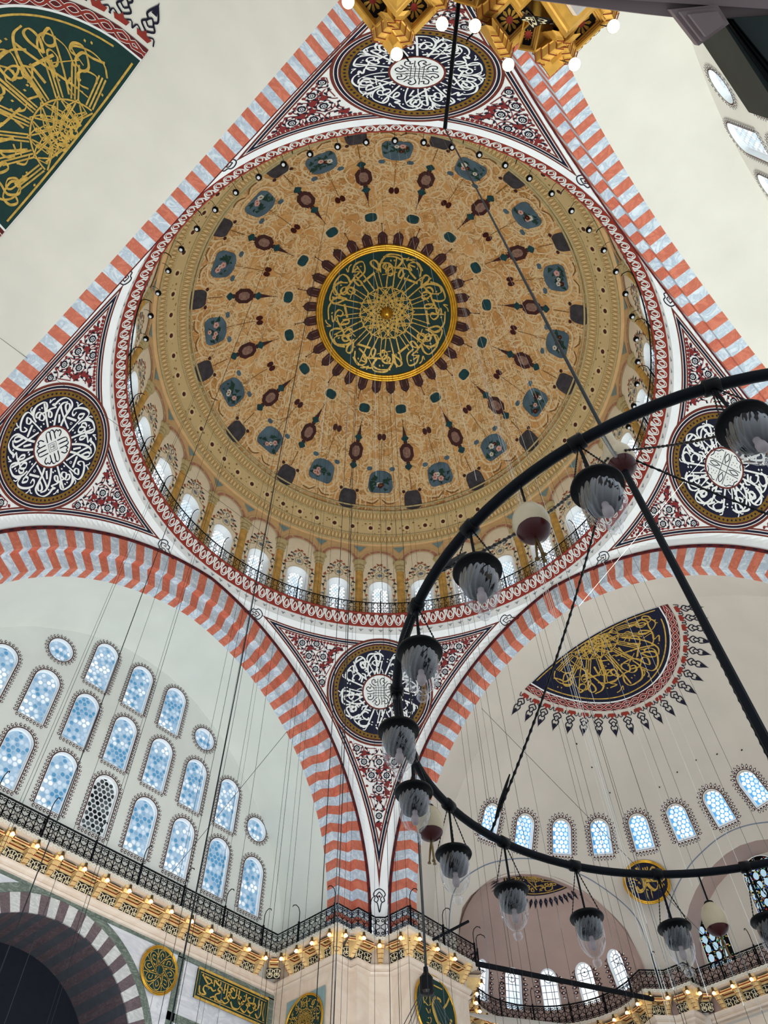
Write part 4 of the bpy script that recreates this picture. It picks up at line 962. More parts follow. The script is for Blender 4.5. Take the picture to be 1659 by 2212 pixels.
# --- pendentive medallions (painted)
def medallion(az, kind):
    c, r, u = pchart(az)
    cpos = lift([c])[0]
    names = {45: 'navy round calligraphy panel on the lowest pendentive, crossed by the chandelier ring', 135: 'navy round calligraphy panel at the left edge, white disc with four-armed emblem inside',
             225: 'navy round calligraphy panel at the top of the photo, foreshortened, below the gilded corbels', -45: 'navy round calligraphy panel at the right edge, behind a hanging glass lamp'}
    ro = empty('calligraphy_roundel', (0, 0, 0), names[az], 'medallion', 'round calligraphy panels of the four pendentives')
    fn = pend_fn(az); fl = Flat(fn, .035); N = 72
    for r0, r1, mi in ((2.88, 3.0, 0), (2.85, 2.88, 1), (2.74, 2.85, 2), (2.71, 2.74, 1), (2.66, 2.71, 0), (2.62, 2.66, 2)): fl.ring((0, 0), r0, r1, N, mi)
    fl.ring((0, 0), 2.36, 2.62, N, 3, seg=1)
    for i in range(72): a = i*2*PI/72; fl.disc((2.49*math.cos(a), 2.49*math.sin(a)), .055, 6, 2, h=.045)
    fl.build('painted_rim', ['brown_line', 'white_paint', 'ink', 'olive_gold'], ro)
    fl = Flat(fn, .035); fl.disc((0, 0), 2.36, 48, 0, seg=5); fl.build('ground', 'navy', ro)
    fl = Flat(fn, .055)
    if kind == 'a': script_ring(fl, 2.4, PHA, PHAd, PHAr, PHAs, 4, 0, False, .105, 0)
    elif kind == 'b': script_ring(fl, 2.4, PHB, PHBd, PHBr, PHAs, 4, 0, False, .1, 0)
    elif kind == 'c': script_ring(fl, 2.4, PHB, PHBd, PHBr, PHAs, 4, .9, False, .095, 0)
    else: script_ring(fl, 2.4, PHA, PHAd, PHAr, PHAs, 5, .4, True, .085, 0)
    fl.build('script', 'white_paint', ro)
    fl = Flat(fn, .06); fl.ring((0, 0), .92, 1.0, 40, 1); fl.disc((0, 0), .92, 32, 0, seg=2)
    if kind == 'a':
        for j in range(4):
            a = j*PI/2; ca, sa = math.cos(a), math.sin(a); T = lambda p: (p[0]*ca-p[1]*sa, p[0]*sa+p[1]*ca)
            fl.rib([T(p) for p in [(-.2, .28), (-.2, .68), (-.1, .78), (0, .7), (0, .3), (0, .7), (.1, .8), (.2, .7), (.22, .32)]], .06, 2, 3, pen=a+.6, h=.07)
            fl.rib([T(p) for p in [(.22, .62), (.34, .72), (.42, .62), (.5, .66), (.55, .52), (.42, .36)]], .055, 2, 3, h=.07)
        for s_ in (.2, .12): fl.rib([(-s_, -s_), (s_, -s_), (s_, s_), (-s_, s_)], .025, 2, raw=True, closed=True, h=.07)
        fl.rib([(-.1, .05), (.1, .05)], .025, 2, k=2, h=.07); fl.rib([(0, -.1), (0, .1)], .025, 2, k=2, h=.07)
    elif kind == 'b':
        for q in ([(-.8, .16), (.8, .16)], [(-.8, -.16), (.8, -.16)], [(.16, -.8), (.16, .8)], [(-.16, -.8), (-.16, .8)]): fl.rib(q, .03, 2, 2, h=.07)
        for sx in (1, -1):
            for sy in (1, -1):
                fl.rib([(sx*(.26+.5*math.sin(t)*(1+.07*math.cos(9*t))), sy*(.26+.5*math.cos(t)*(1+.07*math.cos(9*t)))) for t in np.linspace(0, PI/2, 28)], .04, 2, raw=True, h=.07)
                for d in ((.32, .3), (.45, .33), (.36, .45), (.5, .5), (.34, .58)): fl.star((sx*d[0], sy*d[1]), .02, .04, 2, 0, 2, .07, True)
            fl.rib([(sx*.22, 0), (sx*.5, .12), (sx*.75, 0), (sx*.5, -.1), (sx*.3, 0)], .04, 2, 3, h=.07); fl.rib([(0, sx*.22), (.1, sx*.5), (0, sx*.75), (-.1, sx*.5), (0, sx*.3)], .04, 2, 3, h=.07)
    else:
        for j in range(8):
            a = j*PI/4; T = lambda p: (p[0]*math.cos(a)-p[1]*math.sin(a), p[0]*math.sin(a)+p[1]*math.cos(a))
            fl.rib([T(p) for p in [(.05, .4), (.0, .62), (.14, .76), (.26, .66), (.16, .56), (.28, .5)]], .045, 2, 4, h=.07); fl.rib([T(p) for p in [(-.12, .3), (-.12, .72)]], .035, 2, 2, h=.07)
        for d in (-.22, -.07, .07, .22): fl.rib([(-.4, d), (.4, d)], .025, 2, 2, h=.07); fl.rib([(d, -.4), (d, .4)], .025, 2, 2, h=.07)
    fl.build('centre_disc', ['white_paint', 'brown_line', 'ink'], ro)
medallion(135, 'a'); medallion(-45, 'b'); medallion(45, 'c'); medallion(225, 'd')
# --- dome medallion
def flat_z(z, s_=1): return lambda xy, h: np.c_[np.atleast_2d(xy)[:, 0]*1.0, np.atleast_2d(xy)[:, 1], np.full(len(np.atleast_2d(xy)), z-h)]
def dm(xy, h): xy = np.atleast_2d(xy)*[1, -1]; r2 = (xy**2).sum(1); return np.c_[xy, DZ+np.sqrt(DS**2-r2)-h]
ro = empty('dome_medallion', (0, 0, 50.5), 'green disc with gold calligraphy and broad gilded rim at the crown of the dome', 'calligraphy medallion')
def bdx(fl, *a): o = fl.build(*a); o.location.z -= 50.5; return o
fl = Flat(dm, .1); fl.disc((0, 0), 4.2, 64, 0, seg=6); bdx(fl, 'ground', 'deep_green', ro)
mb = MB()
for r, t in ((4.2, .09), (4.34, .1), (4.48, .09)):
    mb.tube([dm([(r*math.cos(a), r*math.sin(a))], .12)[0] for a in np.linspace(0, 2*PI, 96, endpoint=False)], t, 8, closed=True)
o = mb.build('gilded_rim', 'gold_leaf', ro, True); o.location.z -= 50.5
fl = Flat(dm, .13); n = 8
for j in range(9):
    a = .2+j*2*PI/9
    for s_ in (-1, 1):
        for dd in (.10, .02):
            fl.rib([(r*math.cos(a+s_*.13/r*1.6+0), r*math.sin(a+s_*.13/r*1.6)) for r in (1.72, 2.4, 3.1, 3.5-.2*s_)], .085, 0, 2, h=.13) if dd > .05 else None
    a2 = a+.35
    for s_ in (-1, 1): fl.rib([(r*math.cos(a2+s_*.14/r), r*math.sin(a2+s_*.14/r)) for r in (1.72, 2.5, 2.9)], .06, 0, 2, h=.13)
script_ring(fl, 4.05, PHA, PHAd, PHAr, PHAs, 6, .1, False, .14, 0, h=.14, k0=.97, lim=lambda p: np.hypot(*p) > 2.35 and np.hypot(*p) < 3.98)
script_ring(fl, 4.05, PHB, PHBd, PHBr, [], 4, .5, True, .12, 0, h=.15, k0=.98, lim=lambda p: np.hypot(*p) > 2.8 and np.hypot(*p) < 3.98)
bdx(fl, 'script', 'gold_paint', ro)
fl = Flat(dm, .13); knotwork(fl, 1.7, 14, .065, 0, .13); bdx(fl, 'interlace', 'gold_paint', ro)
o = MB().lathe([(0, 50.05), (.1, 50.02), (.3, 50.25), (.42, 50.5), (.3, 50.6)], 24, flute=12, fa=.12).lathe([(.0, 49.85), (.06, 49.9), (.06, 50.1), (0, 50.1)], 10, c=(0, 0, 0)).build('boss', 'gold_leaf', ro, True); o.location.z -= 50.5
# --- half-dome calligraphy fans
def fan(k, xx, label):
    M = rz(k*PI/2)
    def fn(xy, h):   # x lateral (arc), y outward distance from the front edge, on the half-dome crown
        xy = np.atleast_2d(xy); th = xy[:, 1]/SDR; ph = xy[:, 0]/SDR; r = SDR-h
        # point: rotate crown direction
        X = np.sin(th); Y = np.cos(th)*np.sin(ph); Z = np.cos(th)*np.cos(ph)
        return (np.c_[xx+r*X, r*Y, SDZ+r*Z])@M.T
    ro = empty('calligraphy_fan', (0, 0, 0), label, 'calligraphy panel')
    W_, H_ = 4.05, 4.6
    def arcp(s_, n=60):  # pointed segment outline scaled
        t = np.linspace(0, 1, n); x = -W_*s_+2*W_*s_*t; y = H_*s_*np.maximum(1-(abs(x)/(W_*s_))**2.2, 0)**.62; return np.c_[x, y]
    fl = Flat(fn, .03)
    def half(s_, mi, h, y0=0.05):
        p = arcp(s_); n = len(p); rows_ = 8; G = np.array([[(x, y0+(max(y, y0)-y0)*v) for v in np.linspace(0, 1, rows_)] for x, y in p]).reshape(-1, 2)
        fl.put(G, [[i*rows_+j, (i+1)*rows_+j, (i+1)*rows_+j+1, i*rows_+j+1] for i in range(n-1) for j in range(rows_-1)], mi, h)
    half(1.16, 1, .03, 0); half(1.05, 2, .034, 0); half(1.03, 0, .038, .02)
    fl.build('ground', ['maroon', 'white_paint', 'navy' if k == 0 else 'deep_green'][::-1] and ['navy' if k == 0 else 'deep_green', 'maroon', 'white_paint'], ro)
    fg = Flat(fn, .05); p = arcp(.98); fg.rib(p[1:-1], .07, 0, raw=True, h=.05); fg.rib([(-W_*.96, .16), (W_*.96, .16)], .07, 0, 30, h=.05)
    lim = lambda q: q[1] > .2 and abs(q[0]) < W_*.93 and q[1] < .94*H_*max(1-(abs(q[0])/(W_*.98))**2.2, 0)**.62
    cc = (0, .16); lim2 = lambda q: q[1] > .2
    knotwork(fg, 1.45, 14, .06, 0, .05, cc, lim2)
    for j in range(9):
        a = PI*(j+.5)/9
        for d in (-.12, .0, .12): fg.rib([(cc[0]+r*math.cos(a)-d*math.sin(a), cc[1]+r*math.sin(a)+d*math.cos(a)) for r in (1.5, 2.2, 2.7)], .06, 0, 2, h=.05)
    L2 = lambda q: lim(q) and math.hypot(q[0]-cc[0], q[1]-cc[1]) > 1.6
    script_ring(fg, 4.2, PHA, PHAd, PHAr, PHAs, 5, .3, False, .105, 0, h=.055, k0=.95, c=cc, lim=L2); script_ring(fg, 3.6, PHB, PHBd, PHBr, [], 3, .5, True, .085, 0, h=.06, k0=.95, c=cc, lim=L2)
    fg.build('script', 'gold_paint', ro)
    fb = Flat(fn, .05); N_ = 220; q = arcp(1.105, N_); s_ = np.r_[0, np.cumsum(np.hypot(*np.diff(q, axis=0).T))]
    t = np.gradient(q, axis=0); t /= np.linalg.norm(t, axis=1)[:, None]; nn = np.c_[-t[:, 1], t[:, 0]]
    for ph in (0, PI): fb.rib(q+nn*(.15*np.sin(s_*2*PI/1.1+ph))[:, None], .13, 0, raw=True, h=.05); fb.rib(q+nn*(.15*np.sin(s_*2*PI/1.1+ph))[:, None], .09, 1, raw=True, h=.053)
    fb.build('guilloche_border', ['white_paint', 'rosette_red'], ro)
    ft = Flat(fn, .04); q = arcp(1.2, 400); s_ = np.r_[0, np.cumsum(np.hypot(*np.diff(q, axis=0).T))]; t = np.gradient(q, axis=0); t /= np.linalg.norm(t, axis=1)[:, None]; nn = np.c_[-t[:, 1], t[:, 0]]
    m = 21
    for i in range(m):
        j = np.searchsorted(s_, s_[-1]*(i+.5)/m); P0 = q[min(j, len(q)-1)]; T_ = t[min(j, len(q)-1)]; N2 = nn[min(j, len(q)-1)]
        f = lambda u, v: P0+T_*u+N2*v
        sz = 1.0
        ft.poly([f(-.2, 0), f(.2, 0), f(.28, .18), f(.08, .2), f(0, .36), f(-.08, .2), f(-.28, .18)], 1)
        for s2 in (1, -1):
            ft.rib([f(0, .3), f(s2*.24, .5), f(s2*.1, .72), f(s2*.2, .9), f(0, 1.35)], .07, 0, 4); ft.rib([f(0, .5), f(s2*.14, .65), f(0, .85)], .06, 0, 3)
            ft.rib([f(0, .05), f(s2*.3, .28), f(s2*.4, .05)], .05, 0, 3)
        ft.poly([f(-.1, 1.0), f(.1, 1.0), f(0, 1.5)], 0)
    ft.build('palmette_fringe', ['ink', 'rosette_red'], ro)
    return fn
fan(0, SDX, 'fan-shaped calligraphy panel, gold on navy, at the crown of the big half-dome')
fan(2, 17.3, 'large fan-shaped calligraphy panel, gold on dark green, upper left corner')
# exedra fan (partly hidden)
ea = math.radians(EA)
def exfn(xy, h):
    xy = np.atleast_2d(xy); th = xy[:, 1]/ER; ph = xy[:, 0]/ER; r = ER-h; X = np.sin(th); Y = np.cos(th)*np.sin(ph); Z = np.cos(th)*np.cos(ph)
    return np.c_[r*X, r*Y, r*Z]@rz(ea).T+EC
ro = empty('calligraphy_fan', (0, 0, 0), 'small fan-shaped calligraphy panel with spiky fringe in the small half-dome', 'calligraphy panel'); fl = Flat(exfn, .02)
W_, H_ = 2.0, 1.7; t = np.linspace(-1, 1, 41); P_ = np.c_[W_*t, H_*np.maximum(1-abs(t)**2.1, 0)**.7]
G = np.array([[(x, .05+y*v) for v in np.linspace(0, 1, 6)] for x, y in P_]).reshape(-1, 2); fl.put(G, [[i*6+j, (i+1)*6+j, (i+1)*6+j+1, i*6+j+1] for i in range(40) for j in range(5)], 0, .03)
fl.build('ground', 'navy', ro); fl = Flat(exfn, .04); fl.rib(P_[1:-1]*.95, .06, 0, raw=True); knotwork(fl, .62, 10, .035, 0, .04, (0, .1), lambda q: q[1] > .1)
script_ring(fl, 1.6, PHA, [], [], [], 6, .3, False, .07, 0, h=.045, c=(0, .1), lim=lambda q: q[1] > .12 and abs(q[0]) < 1.8 and q[1] < .9*H_*max(1-(abs(q[0])/W_)**2.1, 0)**.7 and math.hypot(q[0], q[1]-.1) > .66)
fl.build('script', 'gold_paint', ro); fl = Flat(exfn, .03); q = P_*1.16; s_ = np.r_[0, np.cumsum(np.hypot(*np.diff(q, axis=0).T))]
for i in range(24):
    s0 = s_[-1]*(i+.5)/24; p0 = np.array([np.interp(s0, s_, q[:, 0]), np.interp(s0, s_, q[:, 1])]); p1 = np.array([np.interp(s0+.05, s_, q[:, 0]), np.interp(s0+.05, s_, q[:, 1])]); T_ = p1-p0; T_ = T_/(np.hypot(*T_)+1e-9); N2 = np.array([-T_[1], T_[0]])
    f = lambda u, v: p0+T_*u+N2*v
    fl.poly([f(-.03, 0), f(.03, 0), f(.11, .2), f(0, .62), f(-.11, .2)]); fl.poly([f(-.05, .2), f(.05, .2), f(0, .35)], 1, .036)
fl.build('spiky_fringe', ['ink', 'plaster_pink'], ro)
# ---------------------------------------------------------------- lower walls and corbelled balcony
exw = [tuple((21.7+4.85*math.cos(math.radians(t)), 9.3+4.85*math.sin(math.radians(t)))) for t in np.linspace(150, -34, 20)]
W1 = [(-11.5, 17.5), (10.85, 17.5), (10.85, 13.6), (11.75, 13.6), (11.75, 13.2), (12.5, 13.2), (13.2, 12.5), (13.2, 11.5), (17.3, 11.5)]+exw+[(26.45, 5.9), (26.45, 5.1), (27.5, 5.0), (27.5, -4.5)]
def offset_path(p, d):
    p = np.asarray(p, float); t = np.diff(p, axis=0); t /= np.linalg.norm(t, axis=1)[:, None]; n = np.c_[t[:, 1], -t[:, 0]]   # right-hand side = interior
    out = [p[0]+n[0]*d]
    for i in range(1, len(p)-1):
        m = n[i-1]+n[i]; k = m@m; m = m/(k/2) if k > .3 else m/.15; out.append(p[i]+m*d)
    return np.array(out+[p[-1]+n[-1]*d])
def pier(sym): return sym
def wallface(path, z0, z1, mat, name, label, kind='structure', parent=None):
    p = np.asarray(path); return MB().grid([[(x, y, z0), (x, y, z1)] for x, y in p]).build(name, mat, parent, kind=kind, label=label, cat='wall')
front = W1[1:9]
wallface(W1[1:9], 0.0, 18.2, 'cream_marble', 'wall_front_pier', 'stepped marble-clad pier corner below the balcony, bottom centre')
wallface(W1[8:], 0.0, 18.2, 'cream_marble', 'wall_front_right', 'curved marble-clad wall below the balcony at lower right')
wallface(W1[:2], 18.2, 20.45, 'plaster', 'wall_front_upper', 'plaster wall strip behind the left balcony railing')
wallface(W1[1:9], 18.2, 19.29, 'cream_marble', 'wall_pier_upper', 'narrow marble strip on the pier just above the moulding')
wallface(W1[1:3], 19.29, 20.45, 'plaster', 'wall_recess_upper', 'plaster strip on the flank of the pier behind the balcony railing')
wallface(W1[8:], 18.2, 20.45, 'plaster_pink', 'wall_niche_upper', 'plaster wall strip behind the right balcony railing')
# left wall with the big dark arch
BA = lambda w, zc: arch_pts(w, zc, np.linspace(-1, 1, 61), zs=12.8, z0=6.0)
inn = BA(4.55, 17.3); inn[:, 0] -= .15
vs, fs = cdt([(-11.5, 5.5), (10.85, 5.5), (10.85, 18.2), (-11.5, 18.2)], [[tuple(p) for p in inn[::-1]]+[]], [])
lw = MB().add(np.array([[x, 17.5, z] for x, z in vs]), [f[::-1] for f in fs]).build('wall_front_left', 'white_marble', kind='structure', label='white marble wall with a big striped arch opening, lower left', cat='wall')
tt = np.linspace(-1, 1, 46); mb = MB()
for i in range(45):
    s2 = np.linspace(tt[i], tt[i+1], 3); a = arch_pts(4.55, 17.3, s2, 12.8, 6.0); b = arch_pts(5.25, 18.0, s2, 12.8, 6.0)
    mb.grid([[(p[0]-.15, 17.44, p[1]) for p in (b[j], a[j])]+[(a[j][0]-.15, 17.5, a[j][1])] for j in range(3)], i % 2)
bigarch = mb.build('trim_6', ['purple_stone', 'voussoir_white'], kind='structure', label='dark archway edged with alternating grey-purple and white voussoirs, lower left', cat='arch')
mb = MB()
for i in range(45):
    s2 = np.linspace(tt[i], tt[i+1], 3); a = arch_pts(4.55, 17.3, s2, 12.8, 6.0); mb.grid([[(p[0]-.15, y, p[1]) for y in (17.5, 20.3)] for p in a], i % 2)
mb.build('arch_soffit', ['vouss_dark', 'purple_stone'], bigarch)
a = arch_pts(5.25, 18.0, np.linspace(-1, 1, 61), 12.8, 6.0); b = arch_pts(5.6, 18.35, np.linspace(-1, 1, 61), 12.8, 6.0)
MB().grid([[(q[0]-.15, 17.47, min(q[1], 18.15)), (p[0]-.15, 17.47, min(p[1], 18.12))] for p, q in zip(a, b)]).build('green_surround', 'green_marble', bigarch)
# gallery behind the arch, its shade painted in as near-black wall colour
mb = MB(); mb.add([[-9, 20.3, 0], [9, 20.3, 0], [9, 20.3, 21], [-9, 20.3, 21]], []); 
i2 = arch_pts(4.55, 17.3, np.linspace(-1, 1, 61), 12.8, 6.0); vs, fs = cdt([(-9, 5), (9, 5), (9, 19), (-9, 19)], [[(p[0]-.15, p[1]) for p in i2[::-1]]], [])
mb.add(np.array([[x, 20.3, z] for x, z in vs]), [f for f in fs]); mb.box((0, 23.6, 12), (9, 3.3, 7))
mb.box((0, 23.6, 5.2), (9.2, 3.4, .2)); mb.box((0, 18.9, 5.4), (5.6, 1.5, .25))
mb.build('wall_gallery', 'painted_gallery_shade', kind='structure', label='gallery space behind the big striped arch, its shade painted in near-black', cat='room')
# green marble framing bands and panels on the left wall
mb = MB()
for x0, x1, z0, z1 in ((5.45, 10.85, 17.95, 18.2), (5.45, 5.8, 12, 18.0), (10.5, 10.85, 12, 18.0), (5.45, 10.85, 15.6, 15.9), (-11.5, 5.5, 18.02, 18.2), (8.0, 8.1, 12, 15.6)): mb.box(((x0+x1)/2, 17.48, (z0+z1)/2), ((x1-x0)/2, .03, (z1-z0)/2))
mb.build('trim_7', 'green_marble', kind='structure', label='grey-green marble bands framing the white wall panels at lower left', cat='marble band')
def wall_fn(o, r): 
    o = np.array(o, float); r = np.array(r, float); n = np.cross(r, [0, 0, 1.]); 
    return lambda xy, h: o+np.atleast_2d(xy)[:, :1]*r+np.atleast_2d(xy)[:, 1:]*np.array([0, 0, 1.])+n*h
# viewer faces the wall: right vector r, normal towards viewer = r x z
ro = empty('inscription_panel', (8.5, 17.44, 17.3), 'rectangular dark panel with gold calligraphy set in the white marble wall', 'inscription'); f0 = wall_fn((0, 0, 0), (1, 0, 0))
fl = Flat(f0, .0); W_, H_ = 1.98, .56
MB().box((0, 0, 0), (W_, .04, H_)).build('ground', 'deep_green', ro)
fl = Flat(f0, .07)
for q, w in (([(-W_, -H_), (W_, -H_), (W_, H_), (-W_, H_)], .1), ([(-W_+.13, -H_+.13), (W_-.13, -H_+.13), (W_-.13, H_-.13), (-W_+.13, H_-.13)], .03)): fl.rib(q, w, 0, raw=True, closed=True)
fl.build('gilded_frame', 'gold_paint', ro); fl = Flat(f0, .07)
# lam-alif, kaf, bowls: read from right to left in two tiers
G_ = [[(1.75, .38), (1.72, -.1), (1.78, -.4)], [(1.6, .38), (1.58, -.2), (1.45, -.38), (1.3, -.25)], [(1.45, .4), (1.4, 0), (1.22, -.1), (1.12, .05)], [(1.3, .05), (1.2, .15), (1.12, .05), (1.25, -.05), (1.05, -.3), (.85, -.25)],
 [(1.15, .4), (1.12, .15), (.9, .1), (.8, .25), (.95, .32)], [(.95, -.05), (.85, .05), (.75, -.05), (.85, -.1), (.7, -.38), (.45, -.3)], [(.7, .4), (.68, .1), (.5, .05), (.38, .2)], [(.6, -.05), (.45, -.15), (.3, -.05), (.35, .08), (.5, .02), (.35, -.35), (.05, -.4), (-.1, -.2)],
 [(.3, .42), (.28, -.1)], [(.15, .42), (.12, .05), (-.1, .0), (-.2, .12)], [(.05, .3), (-.08, .38), (-.2, .3), (-.1, .22), (-.3, .12)], [(-.1, -.05), (-.25, .02), (-.3, -.12), (-.2, -.2), (-.4, -.38), (-.65, -.3)], [(-.35, .42), (-.38, -.1), (-.5, -.2)], [(-.5, .42), (-.52, .0)],
 [(-.6, .1), (-.75, .2), (-.85, .05), (-.7, -.02), (-.95, -.2), (-.8, -.38), (-.55, -.38)], [(-.75, .42), (-.77, .25), (-.95, .3), (-1.05, .4)], [(-.95, .0), (-1.1, -.08), (-1.25, .0), (-1.35, -.1)], [(-1.1, .4), (-1.08, .1)], [(-1.75, .4), (-1.4, .12), (-1.25, .3), (-1.6, .36)], [(-1.3, .0), (-1.55, -.02), (-1.6, -.2), (-1.45, -.35), (-1.75, -.38), (-1.82, -.1)], [(-1.2, -.4), (-1.0, -.3), (-.9, -.42)]]
for q in G_: fl.rib([(x, y*.92) for x, y in q], .085, 0, 6, pen=.9)
for d in ((1.5, .2), (1.0, -.42), (.2, .18), (-.45, .2), (-1.2, .22), (-1.45, .05), (.6, .28), (-.9, .42)): fl.star((d[0], d[1]*.9), .03, .05, 2, .5, 0, fill=True)
fl.build('script', 'gold_paint', ro)
def roundel(fn_loc, right, r, ground, name, label, cat, draw, rimw=.055, extra=None):
    ro = empty(name, fn_loc, label, cat); f = wall_fn((0, 0, 0), right); n = np.cross(right, [0, 0, 1.])
    fl = Flat(f, .06); fl.disc((0, 0), r-.02, 48, 0, seg=2); fl.build('ground', ground, ro)
    mb = MB()
    u = np.array(right, float)
    for k_, (rr_, t) in enumerate(((r-.02, rimw*.55), (r+rimw*.6, rimw*.45))):
        mb.tube([u*rr_*math.cos(a)+np.array([0, 0, 1.])*rr_*math.sin(a)+n*.07 for a in np.linspace(0, 2*PI, 56, endpoint=False)], t, 8, closed=True)
    mb.build('gilded_rim', 'gold_leaf', ro, True); fl = Flat(f, .085); draw(fl, r); fl.build('script', 'gold_paint', ro)
    if extra: extra(ro, f)
    return ro
def d_rosette(fl, r):
    fl.ring((0, 0), r*.9, r*.93, 40)
    for j in range(8):
        a = j*PI/4; T = lambda p: (r*(p[0]*math.cos(a)-p[1]*math.sin(a)), r*(p[0]*math.sin(a)+p[1]*math.cos(a)))
        fl.rib([T(p) for p in [(.18, 0), (.5, .2), (.82, .12), (.82, -.12), (.5, -.2), (.18, 0)]], r*.038, 0, 5, pen=a+.8)
        fl.rib([T(p) for p in [(.45, .0), (.6, .1), (.72, 0), (.6, -.08)]], r*.035, 0, 4); fl.rib([T(p) for p in [(-.1, .2), (.86, .3)]], r*.03, 0, 2)
        fl.ring(T((.26, .1)), r*.035, r*.06, 10); fl.star(T((.62, .26)), r*.02, r*.045, 2, a, fill=True)
roundel((4.62, 17.44, 17.12), (1, 0, 0), .86, 'deep_green', 'wall_roundel', 'small green roundel with gold interlaced script on the white marble wall beside the big arch', 'roundel', d_rosette)
def d_star(fl, r): knotwork(fl, r*.5, 10, r*.022, 0, .085); script_ring(fl, r, PHA, PHAd, PHAr, [], 5, .2, False, r*.036, 0, h=.09, k0=.92, lim=lambda p: math.hypot(*p) > r*.53)
def green_diamond(ro, f):
    fl = Flat(f, .02); s_ = 1.18; fl.poly([(-s_*1.0, -s_), (s_, -s_), (s_, s_), (-s_, s_)]); fl.build('backing_square', 'spandrel_blue', ro)
roundel((10.8, 15.3, 16.35), (0, -1, 0), 1.12, 'deep_green', 'wall_roundel', 'green roundel with dense gold lattice script on the left flank of the central pier', 'roundel', d_star, extra=green_diamond)
def d_hook(fl, r):
    fl.rib([(.05, .5), (-.1, .42), (-.22, .1), (-.05, -.35), (.3, -.6), (.75, -.5), (1.0, -.1)], .2, 0, 8, pen=.7); fl.rib([(.1, .5), (.3, .48), (.32, .38)], .1, 0, 5); fl.rib([(.95, .75), (.75, .45), (.5, .2)], .09, 0, 5)
    fl.rib([(-.15, .95), (.5, .96)], .06, 0, 6); fl.ring((-.35, 1.0), .03, .07, 10)
    for i, q in enumerate(([(-.75, .5), (-.6, .3), (-.7, .15)], [(-.5, .6), (-.5, .2)], [(-.4, .5), (-.4, .1)], [(-.8, .1), (-.55, 0), (-.35, .1)], [(-.7, -.15), (-.5, -.3), (-.4, -.1)], [(-.6, -.5), (-.4, -.45), (-.45, -.65), (-.7, -.7)], [(-.85, .3), (-.8, 0)])): fl.rib(q, .055, 0, 5, pen=.8)
roundel((14.75, 11.44, 16.95), (1, 0, 0), 1.32, 'deep_green', 'wall_roundel', 'large dark green roundel with gold hooked letter, bottom centre, right flank of the pier', 'roundel', d_hook)
# "Muhammad" roundel on the half-dome
mc = np.array(sd_pt(math.radians(27.5), z2v(24.62)))+[SDX, 0, 0]; aa = math.radians(27.5); ro = None
def d_muh(fl, r):
    # mim-ha-mim-dal, drawn right to left
    w = .17
    fl.rib([(.62, .62), (.5, .72), (.4, .6), (.52, .5), (.66, .58), (.42, .34), (.12, .2), (.05, .1)], w*.9, 0, 6, pen=.8)
    fl.rib([(.78, .1), (.98, .2), (.9, -.02), (.6, -.02), (.2, .02), (-.08, .06), (.1, .22), (.35, .3)], w, 0, 6, pen=1.1)
    fl.rib([(.75, .05), (.7, -.2), (.62, -.5)], w, 0, 4, pen=.2); fl.rib([(.6, 0), (.55, -.3), (.3, -.52), (.1, -.35), (.02, -.1)], w, 0, 6, pen=.6)
    fl.rib([(-.3, .85), (-.2, .5), (-.12, .1), (-.2, -.3), (-.5, -.42), (-.62, -.2)], w*1.1, 0, 7, pen=.3)
    fl.rib([(-.62, -.2), (-.6, -.45), (-.35, -.5), (-.05, -.2)], w*.8, 0, 5, pen=.9)
    fl.rib([(.0, .62), (.02, .78)], .06, 0, 2); fl.rib([(.12, .62), (.14, .78)], .06, 0, 2); fl.rib([(.24, .64), (.26, .8)], .06, 0, 2); fl.rib([(0, .6), (.24, .62)], .05, 0, 2)
    for x in (-.12, .12): fl.rib([(x+.08, -.5), (x, -.42), (x-.04, -.6), (x-.06, -.95)], .05, 0, 4, taper=True)
    fl.ring((.78, -.32), .04, .08, 10); fl.rib([(.85, .5), (.8, .4), (.88, .34)], .05, 0, 3)
    for i, q in enumerate(([(-.95, .6), (-.8, .35), (-.9, .25)], [(-.75, .7), (-.75, .3)], [(-.62, .72), (-.62, .32)], [(-.52, .7), (-.54, .3), (-.42, .3)], [(-.95, .15), (-.7, .25), (-.45, .12)], [(-.9, 0), (-.7, .08), (-.6, -.02)], [(-.95, -.12), (-.75, -.18), (-.72, -.05)], [(-.45, -.05), (-.4, .05), (-.35, -.1)], [(-.85, -.3), (-.85, -.5)], [(-.5, .55), (-.38, .6), (-.4, .45)])): fl.rib(q, .055, 0, 4, pen=.8)
roundel(tuple(mc-np.array([math.cos(aa), math.sin(aa), 0])*.62), (math.sin(aa), -math.cos(aa), 0), 1.13, 'navy', 'calligraphy_roundel', 'black roundel with gold rim and large gold Arabic name, behind the ring at lower right', 'roundel', d_muh, .1)
